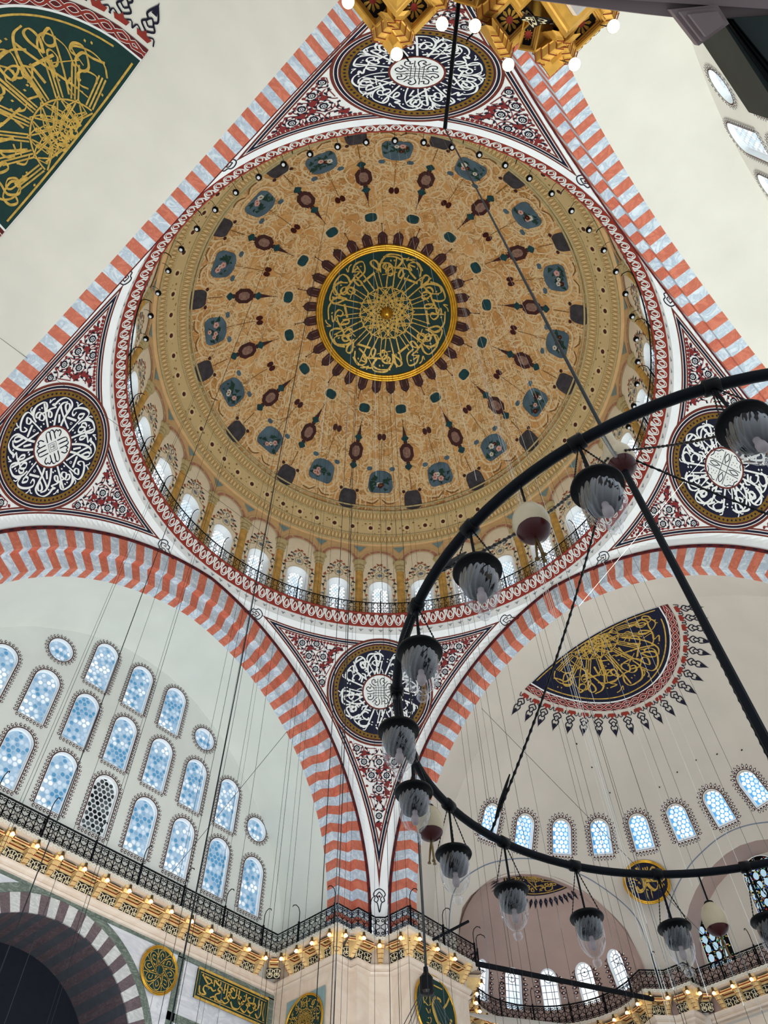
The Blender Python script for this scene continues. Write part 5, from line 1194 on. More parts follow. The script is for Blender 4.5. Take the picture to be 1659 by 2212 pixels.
# --- cornice, corbels, railing along a path
KITS = {}; plain('gilt_cream', '#c9973f', .4, .45, .15, 5, .5)
def cornice(path, nm, where, z=19.47, dep=.75, gilt=False, lamps=True, spacing=1.1, bulbs=False, big=False, lamp_ok=None, post_sp=2.2):
    P0 = np.asarray(path, float); E = offset_path(P0, dep); Mo = offset_path(P0, .16)
    cor = empty('balcony_cornice', (float(P0[0][0]), float(P0[0][1]), z), 'projecting marble balcony on painted stepped corbels, '+where, 'balcony', kind='thing')
    off_ = np.array([P0[0][0], P0[0][1], z])
    class S(MB):
        def build(s, n_, m_, par, *a, **k): s.v = [v-off_ for v in s.v]; return MB.build(s, n_, m_, par, *a, **k)
    m = S(); m.grid([[(e[0], e[1], z), (e[0], e[1], z-.16), (p[0]*.2+e[0]*.8, p[1]*.2+e[1]*.8, z-.2), (p[0], p[1], z-.2)] for e, p in zip(E, P0)]); m.grid([[(p[0], p[1], z), (e[0], e[1], z)] for e, p in zip(E, P0)]); m.build('shelf', 'gilt_cream' if gilt else 'cream_marble', cor)
    m = S(); prof = [(0, -1.34), (.14, -1.3), (.18, -1.22), (.1, -1.16), (.2, -1.1), (.26, -1.02), (.26, -.95), (0, -.92)]
    rows_ = [offset_path(P0, max(d, .005)) for d, _ in prof]; m.grid([[(rows_[j][i][0], rows_[j][i][1], z+prof[j][1]) for j in range(len(prof))] for i in range(len(P0))]); m.build('wall_moulding', 'gilt_cream' if gilt else 'cream_marble', cor)
    # walk the segments
    t = E[1:]-E[:-1]; Ls = np.linalg.norm(t, axis=1)
    lace = S(); arab = S(); spots = []; corb = []
    def frame(i, s_):
        T = t[i]/Ls[i]; nrm = np.array([T[1], -T[0]]); p = E[i]+T*s_; return p, T, nrm
    cum = 0
    for i in range(len(t)):
        L_ = Ls[i]; T = t[i]/L_; nrm = np.array([T[1], -T[0]])
        nl = max(1, int(round(L_/.2)))
        for j in range(nl):
            p, _, _ = frame(i, (j+.5)*L_/nl); c = np.array([p[0]+nrm[0]*.02, p[1]+nrm[1]*.02, z-.08])
            th = np.arange(10)*2*PI/10; T3 = np.array([T[0], T[1], 0]); U3 = np.array([0, 0, 1.])
            a_ = np.array([c+T3*.085*math.cos(q)+U3*.09*math.sin(q) for q in th]); b_ = np.array([c+T3*.045*math.cos(q)+U3*.05*math.sin(q) for q in th])
            lace.add(np.vstack([a_, b_]), [[q, (q+1) % 10, 10+(q+1) % 10, 10+q] for q in range(10)])
    lace.build('lace_edge', 'lace_white', cor)
    # corbel positions: along long runs by spacing, one at each corner of short runs
    pos = []
    i = 0
    Lw = np.linalg.norm(np.diff(P0, axis=0), axis=1); cumw = np.r_[0, np.cumsum(Ls)]
    i = 0
    while i < len(t):
        if Ls[i] > 1.6:
            n_ = max(1, int(round(Ls[i]/spacing)))
            for j in range(n_): pos.append((i, (j+.5)*Ls[i]/n_, 0))
            i += 1
        else:
            # group short segments, sample by arc length
            j = i
            while j < len(t) and Ls[j] <= 1.6: j += 1
            tot = cumw[j]-cumw[i]; n_ = max(1, int(round(tot/spacing)))
            for q in range(n_):
                s_ = cumw[i]+(q+.5)*tot/n_; k_ = min(np.searchsorted(cumw, s_)-1, len(t)-1); pos.append((k_, s_-cumw[k_], 0))
            i = j
    first = None
    if gilt: KITS.pop('cbo', None); KITS.pop('cb', None)
    for (i, s_, _) in pos:
        p, T, nrm = frame(i, s_)
        if first is None:
            if 'cb' not in KITS:
                m = MB(); steps = [(.0, -.95, .09), (.12, -.95, .09), (.2, -.86, .1), (.2, -.8, .1), (.34, -.74, .11), (.34, -.66, .12), (.48, -.6, .13), (.48, -.52, .13), (.62, -.46, .14), (.62, -.38, .15), (.72, -.3, .16), (.72, -.16, .16)]
                G = [[(-w, -dep+y, zz), (-w*.8, -dep+y+.0, zz), (0, -dep+y+.1, zz-.03), (w*.8, -dep+y, zz), (w, -dep+y, zz)] for y, zz, w in steps]
                m.grid([[q for q in g] for g in G]); 
                m.grid([[g[0], (g[0][0], -dep, g[0][2])] for g in G]); m.grid([[(g[4][0], -dep, g[4][2]), g[4]] for g in G])
                KITS['cb'] = m
                m2 = MB()
                for y, zz, w in steps[2::2]: m2.tube([(-w*1.02, -dep+y+.012, zz-.01), (0, -dep+y+.115, zz-.04), (w*1.02, -dep+y+.012, zz-.01)], .012, 4)
                KITS['ln'] = m2
                o = KITS['cb'].build('corbel', 'gilt_cream' if gilt else 'corbel_cream', cor); o2 = KITS['ln'].build('red_line', 'corbel_line', o); KITS['cbo'] = (o.data, o2.data)
            else:
                o = bpy.data.objects.new('corbel', KITS['cbo'][0]); o2 = bpy.data.objects.new('red_line', KITS['cbo'][1]); C.objects.link(o); C.objects.link(o2); o.parent = cor; o2.parent = o
            first = o
        else:
            o = first.copy(); C.objects.link(o); o2 = first.children[0].copy(); C.objects.link(o2); o2.parent = o
        o.matrix_local = Matrix.Translation(Vector((p[0]-off_[0], p[1]-off_[1], 0))) @ Matrix(((T[0], nrm[0], 0, 0), (T[1], nrm[1], 0, 0), (0, 0, 1, 0), (0, 0, 0, 1)))
        o.rotation_mode = 'XYZ'
    # coffers between corbels: dark octagonal soffit rosette, pale arabesque on black below
    COFM = ['gilt_cream' if gilt else 'corbel_cream', 'corbel_line', 'ink_black' if gilt else 'corbel_dark', 'corbel_dark', 'leaf_gold', 'rosette_red']
    for q in range(len(pos)-1):
        cof = S(); ar = S()
        (i, s_, _), (i2, s2, _) = pos[q], pos[q+1]
        pa, Ta, na = frame(i, s_); pb, Tb, nb_ = frame(i2, s2)
        if np.linalg.norm(pb-pa) > 2.2: continue
        c = (pa+pb)/2; T = (pb-pa); w = np.linalg.norm(T); T /= w; nrm = np.array([T[1], -T[0]]); hw = w/2-.13
        if hw < .08: continue
        F = lambda u, v, zz: (c[0]+T[0]*u-nrm[0]*v, c[1]+T[1]*u-nrm[1]*v, z+zz)
        # stepped coffer sides
        for k_, (g, zz) in enumerate(((.0, -.5), (.03, -.43), (.06, -.36))):
            o8 = lambda gg, zq: [F(-hw+gg, .1+gg, zq), F(hw-gg, .1+gg, zq), F(hw-gg, .62-gg, zq), F(-hw+gg, .62-gg, zq)]
            a_, b_ = o8(g, zz), o8(g+.03, zz+.01) ; cof.add(a_+b_, [[x, (x+1) % 4, 4+(x+1) % 4, 4+x] for x in range(4)], 0)
            c2 = o8(g+.03, zz+.07); cof.add(b_+c2, [[x, (x+1) % 4, 4+(x+1) % 4, 4+x] for x in range(4)], 1 if k_ == 1 else 0)
        hh = hw-.08
        if hh > .05:
            a8 = [F(hh*x, .36+.24*y, -.3) for x, y in ((-1, -.5), (-.6, -1), (.6, -1), (1, -.5), (1, .5), (.6, 1), (-.6, 1), (-1, .5))]; cof.add(a8, [list(range(8))], 2)
            for k_ in range(10):
                an = k_*PI/5; r0 = min(hh, .2); cof.add([F(0, .36, -.31), F(r0*.8*math.cos(an-.2), .36+r0*.8*math.sin(an-.2), -.31), F(r0*math.cos(an), .36+r0*math.sin(an), -.31), F(r0*.8*math.cos(an+.2), .36+r0*.8*math.sin(an+.2), -.31)], [[0, 1, 2, 3]], 4)
            cof.add([F(.07*math.cos(a_), .36+.07*math.sin(a_), -.32) for a_ in np.arange(8)*PI/4], [list(range(8))], 5)
        # arabesque plate on the slope
        B = lambda u, v: F(u, .68-.1*v, -.95+.42*v)
        hp = hw+.08; ar.add([B(-hp, 0), B(hp, 0), B(hp, 1), B(-hp, 1)], [[0, 1, 2, 3]], 0)
        Bn = lambda xy, h: np.array([[*B(x, y)] for x, y in np.atleast_2d(xy)])-np.array([nrm[0], nrm[1], 0])*-h*1.0
        fl = Flat(Bn, .015); k_n = max(1, int(round(2*hp/.38)))
        for k_ in range(k_n):
            x0 = -hp+(k_+.5)*2*hp/k_n; g = hp/k_n
            for s2_ in (1, -1):
                fl.rib([(x0, .08), (x0+s2_*g*.7, .25), (x0+s2_*g*.5, .55), (x0+s2_*g*.1, .45), (x0+s2_*g*.3, .3)], .05, 1, 3); fl.rib([(x0, .92), (x0+s2_*g*.8, .8), (x0+s2_*g*.6, .6)], .05, 1, 3)
            fl.rib([(x0, .5), (x0, .95)], .04, 1, 2)
        b = fl.b; ar.v += b.v; ar.f += [[x+ar.n for x in f] for f in b.f]; ar.m += b.m; ar.uv += b.uv; ar.n += b.n
        if cof.n: cof.build('coffer', COFM, cor)
        if ar.n: ar.build('arabesque_plate', ['ink_black', 'arabesque_pale'], cor)
        if lamps and (lamp_ok is None or lamp_ok(c)): spots.append((pa+na*(-.02), np.arctan2(nrm[1], nrm[0])))
    # railing
    RP = offset_path(P0, dep-.08); rl = empty('balcony_railing', (float(RP[0][0]), float(RP[0][1]), z), 'black wrought-iron balcony railing with paired spirals, '+where, 'railing', kind='thing')
    o0 = np.array([RP[0][0], RP[0][1], 0]); seg = np.linalg.norm(np.diff(RP, axis=0), axis=1); cs = np.r_[0, np.cumsum(seg)]
    def at(s_):
        k_ = min(max(np.searchsorted(cs, s_, side='right')-1, 0), len(seg)-1); T = (RP[k_+1]-RP[k_])/seg[k_]; return RP[k_]+T*(s_-cs[k_]), T
    m = MB(); 
    for zz, r in ((.9, .035), (.04, .025)): m.tube([(p[0]-o0[0], p[1]-o0[1], zz) for p in RP], r, 6)
    m.build('rail', 'iron', rl)
    def rf(k_): 
        T = (RP[k_+1]-RP[k_])/seg[k_]; nr = np.array([T[1], -T[0]])
        return lambda xy, h: np.c_[RP[k_][0]-o0[0]+np.atleast_2d(xy)[:, 0]*T[0]+nr[0]*h, RP[k_][1]-o0[1]+np.atleast_2d(xy)[:, 0]*T[1]+nr[1]*h, np.atleast_2d(xy)[:, 1]]
    sw = MB()
    for k_ in range(len(seg)):
        fl = Flat(rf(k_), 0); n_ = max(1, int(round(seg[k_]/.34))); p = seg[k_]/n_
        for j in range(n_):
            x = j*p; c = x+p/2
            fl.rib([(x, .04), (x, .9)], .042, 0, 2, raw=True)
            for sx in (1, -1):
                for y0, dy in ((.47, 1), (.47, -1)):
                    th = np.linspace(0, 7.5, 12); rr_ = .085*(1-.75*th/7.5); cx, cy = c+sx*p*.24, y0+dy*.27
                    pts = [(c+sx*.03, y0+dy*.06), (c+sx*p*.4, y0+dy*.13)]+[(cx+sx*rr_[q]*math.cos(th[q]-.6), cy+dy*rr_[q]*math.sin(th[q]-.6)) for q in range(12)]
                    fl.rib(pts, .04, 0, 2)
            fl.ring((c, .47), .035, .065, 8); fl.rib([(c, .04), (c, .12)], .02, 0, 2); fl.rib([(c, .82), (c, .9)], .02, 0, 2)
        b = fl.b; sw.v += b.v; sw.f += [[x+sw.n for x in f] for f in b.f]; sw.m += b.m; sw.uv += b.uv; sw.n += b.n
    sw.build('scrollwork', 'iron', rl)
    po = None; n_ = int(cs[-1]/post_sp)
    for j in range(n_+1):
        s_ = min(cs[-1]-.01, j*cs[-1]/max(n_, 1)); p, T = at(s_)
        if po is None: po = MB().box((0, 0, .5), (.035, .035, .5)).tube([(0, 0, 1.0), (0, 0, 1.45), (0, .08, 1.62), (0, .25, 1.68), (0, .42, 1.6), (0, .45, 1.52)], .02, 5).build('lamp_hook_post', 'iron', rl); o = po
        else: o = po.copy(); C.objects.link(o)
        o.location = (p[0]-o0[0], p[1]-o0[1], 0); o.rotation_euler = (0, 0, math.atan2(T[1], T[0])+PI)
    return spots, cor
spotsA, _ = cornice(W1[0:9]+[], 'a', 'along the left wall and central pier')
spotsB, _ = cornice([W1[8]]+exw+[(26.45, 5.9), (26.45, 5.1), (27.5, 5.0), (27.5, -4.5)], 'b', 'curving round the lower right niche', spacing=.95, post_sp=1.8)
W2 = [(-11.5, -20.5), (-10.85, -17.5), (-10.85, -13.6), (-11.75, -13.6), (-11.75, -13.2), (-12.5, -13.2), (-13.2, -12.5), (-13.2, -11.5), (-17.3, -11.5)]
W2 = [(-10.85, -18.5)]+W2[2:]
mp = np.array([(x, y) for x, y in W2]); 
spotsC, corC = cornice([tuple(p) for p in mp], 'c', 'at the top of the photo', lamps=False, gilt=True, spacing=.95, z=19.3)
corC['label'] = 'gilded corbelled balcony with rosettes seen from directly below, top edge of photo'
W3 = [(-10.85, -18.5), (-10.85, -13.6), (-11.75, -13.6), (-11.75, -13.2), (-12.6, -13.2), (-13.3, -12.6), (-13.3, -12.0), (-17.3, -12.0)]
MB().grid([[(x, y, 17.6), (x, y, 20.6)] for x, y in W3]).build('wall_back_pier', 'cream_marble', kind='structure', label='marble pier above the photographer, only its balcony in view', cat='wall')
# spotlights under the balcony
sp0 = None
for i, (p, a) in enumerate(spotsA+spotsB):
    if sp0 is None:
        sp0 = empty('corbel_spotlight', (0, 0, 0), 'small lit spotlight beside a painted corbel under the balcony', 'spotlight', 'lit spotlights along the balcony corbels')
        MB().lathe([(.0, .1), (.05, .1), (.06, 0), (.1, -.1), (.09, -.1), (.05, 0)], 12).build('housing', 'brass', sp0); MB().lathe([(0, -.07), (.05, -.1), (.085, -.17), (.05, -.2), (0, -.22)], 12).build('bulb', 'spot_glow', sp0, True); o = sp0
    else: o = copy_tree(sp0)
    o.location = (p[0]-.1*math.cos(a)*-1, p[1]+.1*math.sin(a), 19.2)
    o['label'] = 'small lit spotlight under the balcony, %s from the left along the corbels' % nth(i+1)
# globes on wires under the near balcony
px_b = [(752, 4, 8), (857, 117, 11), (955, 52, 10), (1026, 56, 11), (1098, 140, 10), (1241, 139, 10), (1325, 57, 11)]
CAMPAR = (0.7188447082648973, 0.9737339897167956, -0.02622078879343057, 1670.8501107241598)
WORLD = 0.85
EXPO = -0.48
def LIGHTS():  # added fill lamps low in the nave, aimed up at vaults, dome and walls
    area((2, -6, 8), (-3, -15.2, 30), 4, 4, 4800, '#f4fff8')
    area((-5, 3, 8), (-15.5, -1, 31), 4, 4, 1600, '#fffaf2')
    area((0, 4, 6), (0, 0, 45), 12, 12, 1900, '#ffe8cc')
    area((0, -1, 9), (0, 17.5, 25), 8, 5, 1300, '#e6f4ff')
    area((3, 1, 9), (20, 3, 27), 5, 5, 700, '#f6f4f2')
# ---------------------------------------------------------------- camera
CP = np.array([-13.6035, -11.2221, 1.6]); 
AZ, EL, RO, FPX = CAMPAR
Fw = np.array([math.cos(EL)*math.cos(AZ), math.cos(EL)*math.sin(AZ), math.sin(EL)]); Rt0 = np.array([math.sin(AZ), -math.cos(AZ), 0.]); Up0 = np.cross(Rt0, Fw)
Rt = math.cos(RO)*Rt0+math.sin(RO)*Up0; Up = -math.sin(RO)*Rt0+math.cos(RO)*Up0
cam = bpy.data.cameras.new('camera'); co = bpy.data.objects.new('camera', cam); C.objects.link(co); sc.camera = co
co.matrix_world = Matrix(((Rt[0], Up[0], -Fw[0], CP[0]), (Rt[1], Up[1], -Fw[1], CP[1]), (Rt[2], Up[2], -Fw[2], CP[2]), (0, 0, 0, 1)))
cam.sensor_fit = 'VERTICAL'; cam.sensor_height = 24; cam.lens = FPX/2212*24; cam.clip_end = 300
def ray(u, v): d = Rt*(u-829.5)/FPX-Up*(v-1106)/FPX+Fw; return d/np.linalg.norm(d)
def at_z(u, v, z): d = ray(u, v); return CP+d*(z-CP[2])/d[2]
def at_rho(u, v, rho): d = ray(u, v); return CP+d*rho/np.hypot(d[0], d[1])
# globe bulbs under the near balcony
g0 = None
for i, (u, v, r) in enumerate(px_b):
    p = at_z(u, v, 17.9)
    if g0 is None:
        g0 = empty('globe_lamp', (0, 0, 0), 'x', 'lamp', 'lit globe bulbs under the gilded corbels')
        MB().lathe([(0, -.11), (.06, -.095), (.1, -.04), (.11, 0), (.1, .04), (.06, .09), (0, .11)], 16).build('bulb', 'bulb_glow', g0, True); MB().lathe([(.04, .09), (.11, .02), (.115, .02), (.06, .13), (.0, .14)], 16).build('collar', 'brass', g0, True); MB().tube([(0, 0, .12), (.02, .0, .5), (.0, .02, 1.2)], .01, 5).build('wire', 'cable_dark', g0); o = g0
    else: o = copy_tree(g0)
    o.location = tuple(p); o['label'] = 'glowing round bulb on a short wire under the gilded corbels, %s from the left' % ORD[i]
# ---------------------------------------------------------------- chandelier
RC = np.array([-10.624, -10.673, 4.0]); RR = 1.512
ch = empty('ring_chandelier', tuple(RC), 'huge black iron ring of a hanging chandelier sweeping across the right half of the photo', 'chandelier')
t = np.linspace(0, 2*PI, 120, endpoint=False)
MB().tube([(RR*math.cos(a), RR*math.sin(a), 0) for a in t], .0215, 10, closed=True).build('ring', 'iron', ch, True)
LA = [204.9, 186.7, 167.1, 150.5, 131.5, 114.3, 97.6, 80.6, 62.7, 44.4, 26.2, 8.5]
LZ = [3.72, 3.70, 3.73, 3.73, 3.77, 3.79, 3.73, 3.73, 3.71, 3.70, 3.70, 3.70]
EA_ = [177.2, 106.4, 35.9]
col = MB().lathe([(.022, -.03), (.031, -.025), (.031, .025), (.022, .03)], 12).build('collar', 'dark_iron', ch, True); col.rotation_euler = (PI/2, 0, math.radians(LA[0])); col.location = (RR*math.cos(math.radians(LA[0])), RR*math.sin(math.radians(LA[0])), 0)
for a in LA[1:]: o = col.copy(); C.objects.link(o); a = math.radians(a); o.rotation_euler = (PI/2, 0, a); o.location = (RR*math.cos(a), RR*math.sin(a), 0)
for a in (156.3, 84.1, 190, 12, 300, 230):
    a = math.radians(a); P0 = np.array([RR*math.cos(a), RR*math.sin(a), .02]); P1 = np.array([0.05*math.cos(a), .05*math.sin(a), 2.0]); m = MB(); n = 46
    q = [P0+(P1-P0)*s_+np.array([0, 0, -.12])*math.sin(PI*s_) for s_ in np.linspace(0, 1, n*3)]
    m.tube(q, [.006+.004*(i % 3 == 0) for i in range(len(q))], 5); tb = [P0+(P1-P0)*s_ for s_ in (.03, .05, .07, .11, .13)]; m.tube(tb, [.005, .009, .012, .008, .004], 6); m.build('suspension_chain', 'dark_iron', ch)
# hub
hub = MB().lathe([(0, 2.15), (.035, 2.15), (.04, 2.25), (.035, 2.35), (.045, 2.36), (.045, 2.2), (.07, 2.1), (.1, 2.02), (.105, 1.95), (.09, 1.88), (.05, 1.84), (0, 1.83)], 20).build('hub', 'egg_shell', ch, True)
MB().lathe([(.094, 1.9), (.088, 1.86), (.055, 1.825), (0, 1.81)], 20).build('hub_cap', 'egg_red', ch, True)
MB().tube([(0, 0, 1.83), (0, 0, .6), (0, 0, -.5)], .022, 8).build('stem', 'iron', ch)
cab = MB(); cab.tube([(RC[0], RC[1], 6.3), (RC[0], RC[1], 20.24)], .014, 8); cab.build('hoisting_cable', 'cable_dark', label='thick grey cable carrying the ring chandelier, hanging from the beam at top', cat='cable')
MB().tube([(-12.75, -12.9, 20.25), (-12.1, -12.25, 20.25), (RC[0], RC[1], 20.25)], .045, 8).build('support_beam', 'dark_iron', label='dark iron bar projecting from the near pier at the top of the photo', cat='iron bar')
# lamps
def bell():
    prof = [(.066, 0), (.069, -.03), (.071, -.065), (.069, -.1), (.063, -.13), (.051, -.158), (.034, -.18), (.018, -.192)]
    m = MB(); m.lathe(prof, 72, flute=18, fa=.022, twist=5.0); return m
lamp0 = None
for i, (a, z) in enumerate(zip(LA, LZ)):
    a = math.radians(a); p = (RC[0]+RR*math.cos(a), RC[1]+RR*math.sin(a), z)
    if lamp0 is None:
        lamp0 = empty('glass_lamp', p, 'x', 'lamp', 'bell-shaped glass lamps hanging from the chandelier ring'); o = lamp0; dz = 4.0-z
        MB().lathe([(0, .03), (.05, .028), (.085, .014), (.089, .004), (.086, -.004), (.07, -.002), (.0655, -.06), (.058, -.085), (.035, -.09), (.0, -.09)], 32).build('black_dish', 'dark_iron', o, True)
        gb = bell().build('glass_bell', 'clear_glass', o, True)
        MB().lathe([(.018, -.192), (.012, -.2), (.022, -.208), (.024, -.22), (.016, -.235), (0, -.24)], 14).build('glass_knob', 'clear_glass', gb, True)
        MB().lathe([(0, -.085), (.011, -.085), (.012, -.1), (.01, -.105), (.017, -.12), (.018, -.138), (.012, -.155), (0, -.16)], 14).build('candle_bulb', 'wax', o, True)
        MB().tube([(0, 0, .03), (0, 0, .3)], .006, 6).build('hanging_rod', 'iron', o)
        for k_ in range(3):
            b = k_*2*PI/3+.5; n = 30; q = [(.08*math.cos(b)*(1-s_), .08*math.sin(b)*(1-s_), .012+.27*s_) for s_ in np.linspace(0, 1, n)]
            MB().tube(q, [.0018+.0022*(j % 2) for j in range(n)], 4).build('chain', 'dark_iron', o)
    else: o = copy_tree(lamp0)
    o.location = p
    o['label'] = 'clear glass bell lamp under black dish, %s along the ring from the upper right' % (ORD+['tenth', 'eleventh', 'twelfth'])[i]
for i, (a, z) in enumerate(zip(EA_, (3.745, 3.77, 3.745))):
    a = math.radians(a); p = np.array([RC[0]+RR*math.cos(a), RC[1]+RR*math.sin(a), z])
    if i == 0:
        e0 = empty('ostrich_egg', tuple(p), 'x', 'ornament', 'ostrich eggs hanging from the chandelier ring'); o = e0
        eg = MB().lathe([(0, .085), (.02, .082), (.045, .062), (.06, .03), (.065, -.005), (.06, -.04), (.045, -.066), (.02, -.083), (0, -.087)], 28).build('egg', 'egg_shell', o, True)
        MB().lathe([(.0575, -.05), (.053, -.06), (.044, -.0715), (.021, -.087), (0, -.09)], 28, flute=9, fa=.01).build('red_cap', 'egg_red', eg, True)
        MB().lathe([(0, .09), (.024, .088), (.027, .08), (.02, .078)], 16).build('top_plate', 'dark_iron', o, True); MB().tube([(0, 0, .085), (0, 0, .26)], .005, 6).build('hanging_rod', 'iron', o)
        m = MB()
        for q in range(3): b = q*2.1; m.tube([(0, 0, -.088), (.008*math.cos(b), .008*math.sin(b), -.14), (.014*math.cos(b), .014*math.sin(b), -.19), (.015*math.cos(b), .015*math.sin(b), -.2)], [.004, .005, .004, .009], 6)
        m.build('tassel', 'brass', o)
    else: o = copy_tree(e0)
    o.location = tuple(p); o['label'] = 'cream ostrich egg with dark red cap, '+['highest, between the second and third glass lamps', 'half hidden behind a glass lamp', 'at lower right in front of stained glass'][i]
# ---------------------------------------------------------------- hanging cables
def drop(u, v, rho, r, mat, top=None, zb=None, label=None, group=None, kink=0):
    r *= .75
    p = at_rho(u, v, rho); zb = p[2] if zb is None else zb
    rr_ = math.hypot(p[0], p[1]); zt = top if top is not None else (DZ+math.sqrt(DS**2-rr_**2)-.02 if rr_ < 12.6 else 34.4 if max(abs(p[0]), abs(p[1])) < 13.1 else 30.5)
    n = 8; pts = [(p[0]+kink*math.sin(i*1.7)*.02, p[1]+kink*math.cos(i*2.3)*.02, zb+(zt-zb)*i/(n-1)) for i in range(n)]
    o = MB().tube(pts, r, 5).build('suspension_cable', mat, label=label, cat='cable', group=group); return o
lab = 'thin dark vertical cable hanging from the dome gallery for the lamps below'
# (u at v, v, distance, radius)
DK = [(75, 1900, 14, .014), (120, 1900, 15, .006), (50, 1730, 13, .006), (190, 1955, 12, .006), (150, 1480, 13, .005), (325, 1495, 13, .005), (370, 2210, 10, .012), (390, 1980, 14, .007), (410, 1990, 15, .006), (438, 1900, 13, .006), (475, 1480, 16, .006), (510, 1480, 15, .008), (545, 1700, 16, .006), (590, 1900, 17, .006), (620, 1700, 12, .005), (640, 1800, 14, .005), (683, 2190, 12, .01), (715, 2205, 14, .01), (722, 2190, 15, .012), (740, 1700, 14, .006), (752, 2100, 16, .005), (808, 1700, 15, .005), (838, 1300, 13, .006), (838, 1900, 15, .009), (868, 2190, 16, .005), (885, 2100, 13, .005), (912, 1900, 9, .007), (948, 2000, 18, .006), (1050, 1500, 14, .006), (1010, 1700, 17, .006), (1075, 1900, 15, .006), (1110, 2100, 16, .006), (1150, 1700, 18, .005), (1185, 2100, 14, .006), (1240, 1700, 17, .006), (1310, 1700, 16, .006), (1330, 2000, 19, .006), (1420, 2000, 18, .007), (1500, 1800, 19, .006), (1560, 1700, 17, .006), (1620, 1750, 18, .006), (1460, 2150, 15, .007), (1530, 2150, 16, .008), (1600, 2150, 18, .006), (560, 1400, 14, .005), (700, 1400, 15, .005), (765, 1200, 12, .004), (900, 1200, 13, .004), (690, 1150, 14, .004), (600, 1200, 15, .004), (920, 900, 10, .003), (1005, 1300, 16, .004), (1390, 2150, 13, .005)]
key_ = lambda c: 800+(c[0]-800)*(1700+42)/(c[1]+42)
DK.sort(key=key_)
for i_, (u, v, rho, r) in enumerate(DK):
    zb = 6.0; drop(u, v, rho, r, 'cable_dark', zb=at_rho(u, 2260, rho)[2] if v < 2260 else None, label='thin dark vertical hanging cable, %s from the left of the dark ones' % nth(i_+1), group='dark hanging cables', kink=.6)
LT = [(1245, 1480, 9, .004), (1275, 1600, 9.5, .005), (1300, 1700, 10, .004), (1185, 1200, 9, .004), (1230, 1480, 8.6, .003), (1340, 1480, 10.5, .003), (1480, 1650, 11, .004), (1560, 1780, 11, .003), (878, 640, 5, .003), (978, 800, 5.5, .003), (758, 760, 6, .0025), (712, 780, 6, .003), (810, 820, 6.2, .003), (1120, 640, 7, .003), (1090, 700, 6.5, .003), (1180, 1100, 8, .003), (930, 740, 5.6, .003)]
LT.sort(key=key_)
for i_, (u, v, rho, r) in enumerate(LT): p = at_rho(u, v, rho); drop(u, v, rho, r, 'cable_light', zb=max(3.0, p[2]-3.5), label='thin pale cord hanging from the dome, %s from the left of the pale ones' % nth(i_+1), group='pale hanging cords')
drop(839, 800, 13.5, .01, 'cable_dark', top=49.9, zb=20, label='dark cable hanging from the gilded boss at the crown of the dome', group=None).location = (0, 0, 0)
# green hanging roundel rig: shackle and fan of wires
p = at_rho(921, 2120, 24.5)
rg = empty('lamp_pulley', tuple(p), 'dark metal pulley with spreading wires in front of the green roundel, bottom centre', 'pulley')
MB().lathe([(0, .42), (.07, .4), (.08, .25), (.2, .1), (.22, -.3), (.16, -.36), (0, -.38)], 12).build('block', 'dark_iron', rg); 
for k_, dx in enumerate((-1.6, -1.3, -1.05, -.8, .7, .95, 1.2, 1.5)): MB().tube([(0, 0, 0), tuple((Rt*dx*1.0)[:3]-np.array([0, 0, 2.6]))], .012, 4).build('wire', 'cable_dark', rg)
MB().tube([(0, 0, .4), (0, 0, 13)], .03, 6).build('rope', 'cable_dark', rg)
# iron tie bars of the niche and pier
def bar(a, b, r, label): MB().tube([a, (np.array(a)+b)/2, b], r, 8).build('tie_bar', 'iron', label=label, cat='iron bar')
bar(at_rho(1030, 2082, 33.5), at_rho(1410, 2158, 39.5), .11, 'long dark iron tie bar crossing in front of the small half-dome windows')
bar(at_rho(935, 2030, 33), at_rho(1012, 1990, 33.5), .06, 'short dark iron bar crossing the railing right of the central pier')
# oblique thin wires
for i, (a, b, ra, rb) in enumerate((((0, 730), (560, 1145), 18, 24), ((350, 1910), (620, 1580), 24, 24), ((1040, 1530), (1560, 2060), 26, 26), ((1250, 1310), (1570, 930), 14, 9))):
    MB().tube([at_rho(*a, ra), at_rho(*b, rb)], .009 if i < 3 else .004, 5).build('stay_wire', 'cable_dark' if i < 3 else 'cable_light', label=['thin wire slanting across the left pendentive panel', 'thin wire slanting across the windows of the front left wall', 'thin wire slanting down across the front right half-dome', 'pale wire slanting up to the right behind the chandelier ring'][i], cat='wire')
# ---------------------------------------------------------------- marble loggia beam close overhead, top right
def slab(pts, z0, z1, mat, name, parent=None, bev=0): 
    n = len(pts); v = [(x, y, z0) for x, y in pts]+[(x, y, z1) for x, y in pts]; return MB().add(v, [list(range(n))[::-1], [n+i for i in range(n)]]+[[i, (i+1) % n, n+(i+1) % n, n+i] for i in range(n)]).build(name, mat, parent)
Z0 = 5.2
def gp(u, v, z=Z0): q = at_z(u, v, z); return (q[0], q[1])
lo = empty('marble_loggia', (0, 0, 0), 'grey-brown marble beam with bracket and dark frame, top right corner', 'marble beam')
slab([gp(1100, -8), gp(1330, 22), gp(1450, 37), gp(1700, 52), gp(1800, -300), gp(1100, -300)], Z0, Z0+.35, 'mahfil_marble', 'beam', lo)
slab([gp(1100, -16, Z0-.03), gp(1700, 22, Z0-.03), gp(1700, -20, Z0-.03), gp(1100, -60, Z0-.03)], Z0-.03, Z0, 'mahfil_marble', 'fillet', lo)
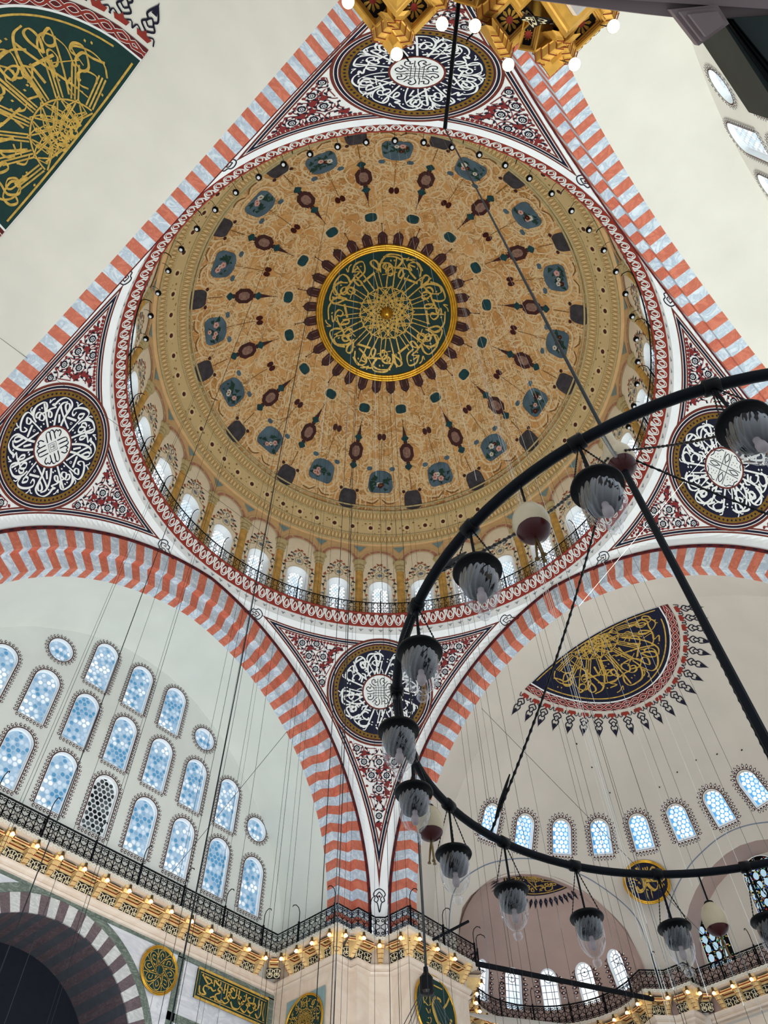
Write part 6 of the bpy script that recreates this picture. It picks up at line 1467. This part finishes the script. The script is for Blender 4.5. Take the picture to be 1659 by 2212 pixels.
for k_, (g, z) in enumerate(((0, 0), (.25, .03), (.5, .06))):
    c = np.array(gp(1500, 45)); q = [np.array(gp(*w)) for w in ((1440, 20), (1500, 97), (1565, 50), (1540, 10))]; cc = sum(q)/4
    slab([tuple(p+(cc-p)*g*.8) for p in q], Z0-.05-z, Z0-z, 'mahfil_marble', 'bracket', lo)
slab([gp(1552, 40), gp(1700, 270), gp(1900, 200), gp(1700, 30)], Z0-.02, Z0+.4, 'dark_wood', 'side_frame', lo)
for k_, s_ in enumerate((.12, .24, .36)):
    a, b = np.array(gp(1552+60*s_, 40)), np.array(gp(1700+60*s_*2, 270-60*s_)); slab([tuple(a), tuple(b), tuple(b+(.02, -.0)), tuple(a+(.02, 0))], Z0-.05, Z0-.02, 'dark_iron', 'frame_moulding', lo)
# ---------------------------------------------------------------- light
w = bpy.data.worlds.new('world'); sc.world = w; w.use_nodes = True; nt = w.node_tree; nt.nodes.clear()
o_ = nt.nodes.new('ShaderNodeOutputWorld'); b_ = nt.nodes.new('ShaderNodeBackground'); b_.inputs[0].default_value = hx('#e2ecf4'); b_.inputs[1].default_value = WORLD; nt.links.new(b_.outputs[0], o_.inputs[0])
tc = nt.nodes.new('ShaderNodeTexCoord'); sx = nt.nodes.new('ShaderNodeSeparateXYZ'); mr = nt.nodes.new('ShaderNodeMapRange'); nt.links.new(tc.outputs['Generated'], sx.inputs[0]); nt.links.new(sx.outputs[2], mr.inputs[0])
mr.inputs[1].default_value = -1; mr.inputs[2].default_value = 0; mr.inputs[3].default_value = WORLD*.42; mr.inputs[4].default_value = WORLD*1.8; nt.links.new(mr.outputs[0], b_.inputs[1])
def area(loc, tgt, sx, sy, e, col='#ffffff', name='fill_light'):
    l = bpy.data.lights.new(name, 'AREA'); l.shape = 'RECTANGLE'; l.size = sx; l.size_y = sy; l.energy = e; l.color = hx(col)[:3]
    o = bpy.data.objects.new(name, l); C.objects.link(o); o.location = loc; d = Vector(tgt)-Vector(loc); o.rotation_euler = d.to_track_quat('-Z', 'Y').to_euler(); return o
LIGHTS()
sc.view_settings.view_transform = 'Standard'; sc.view_settings.look = 'None'; sc.view_settings.gamma = 1; sc.view_settings.exposure = EXPO
try: sc.view_settings.use_curve_mapping = False
except Exception: pass
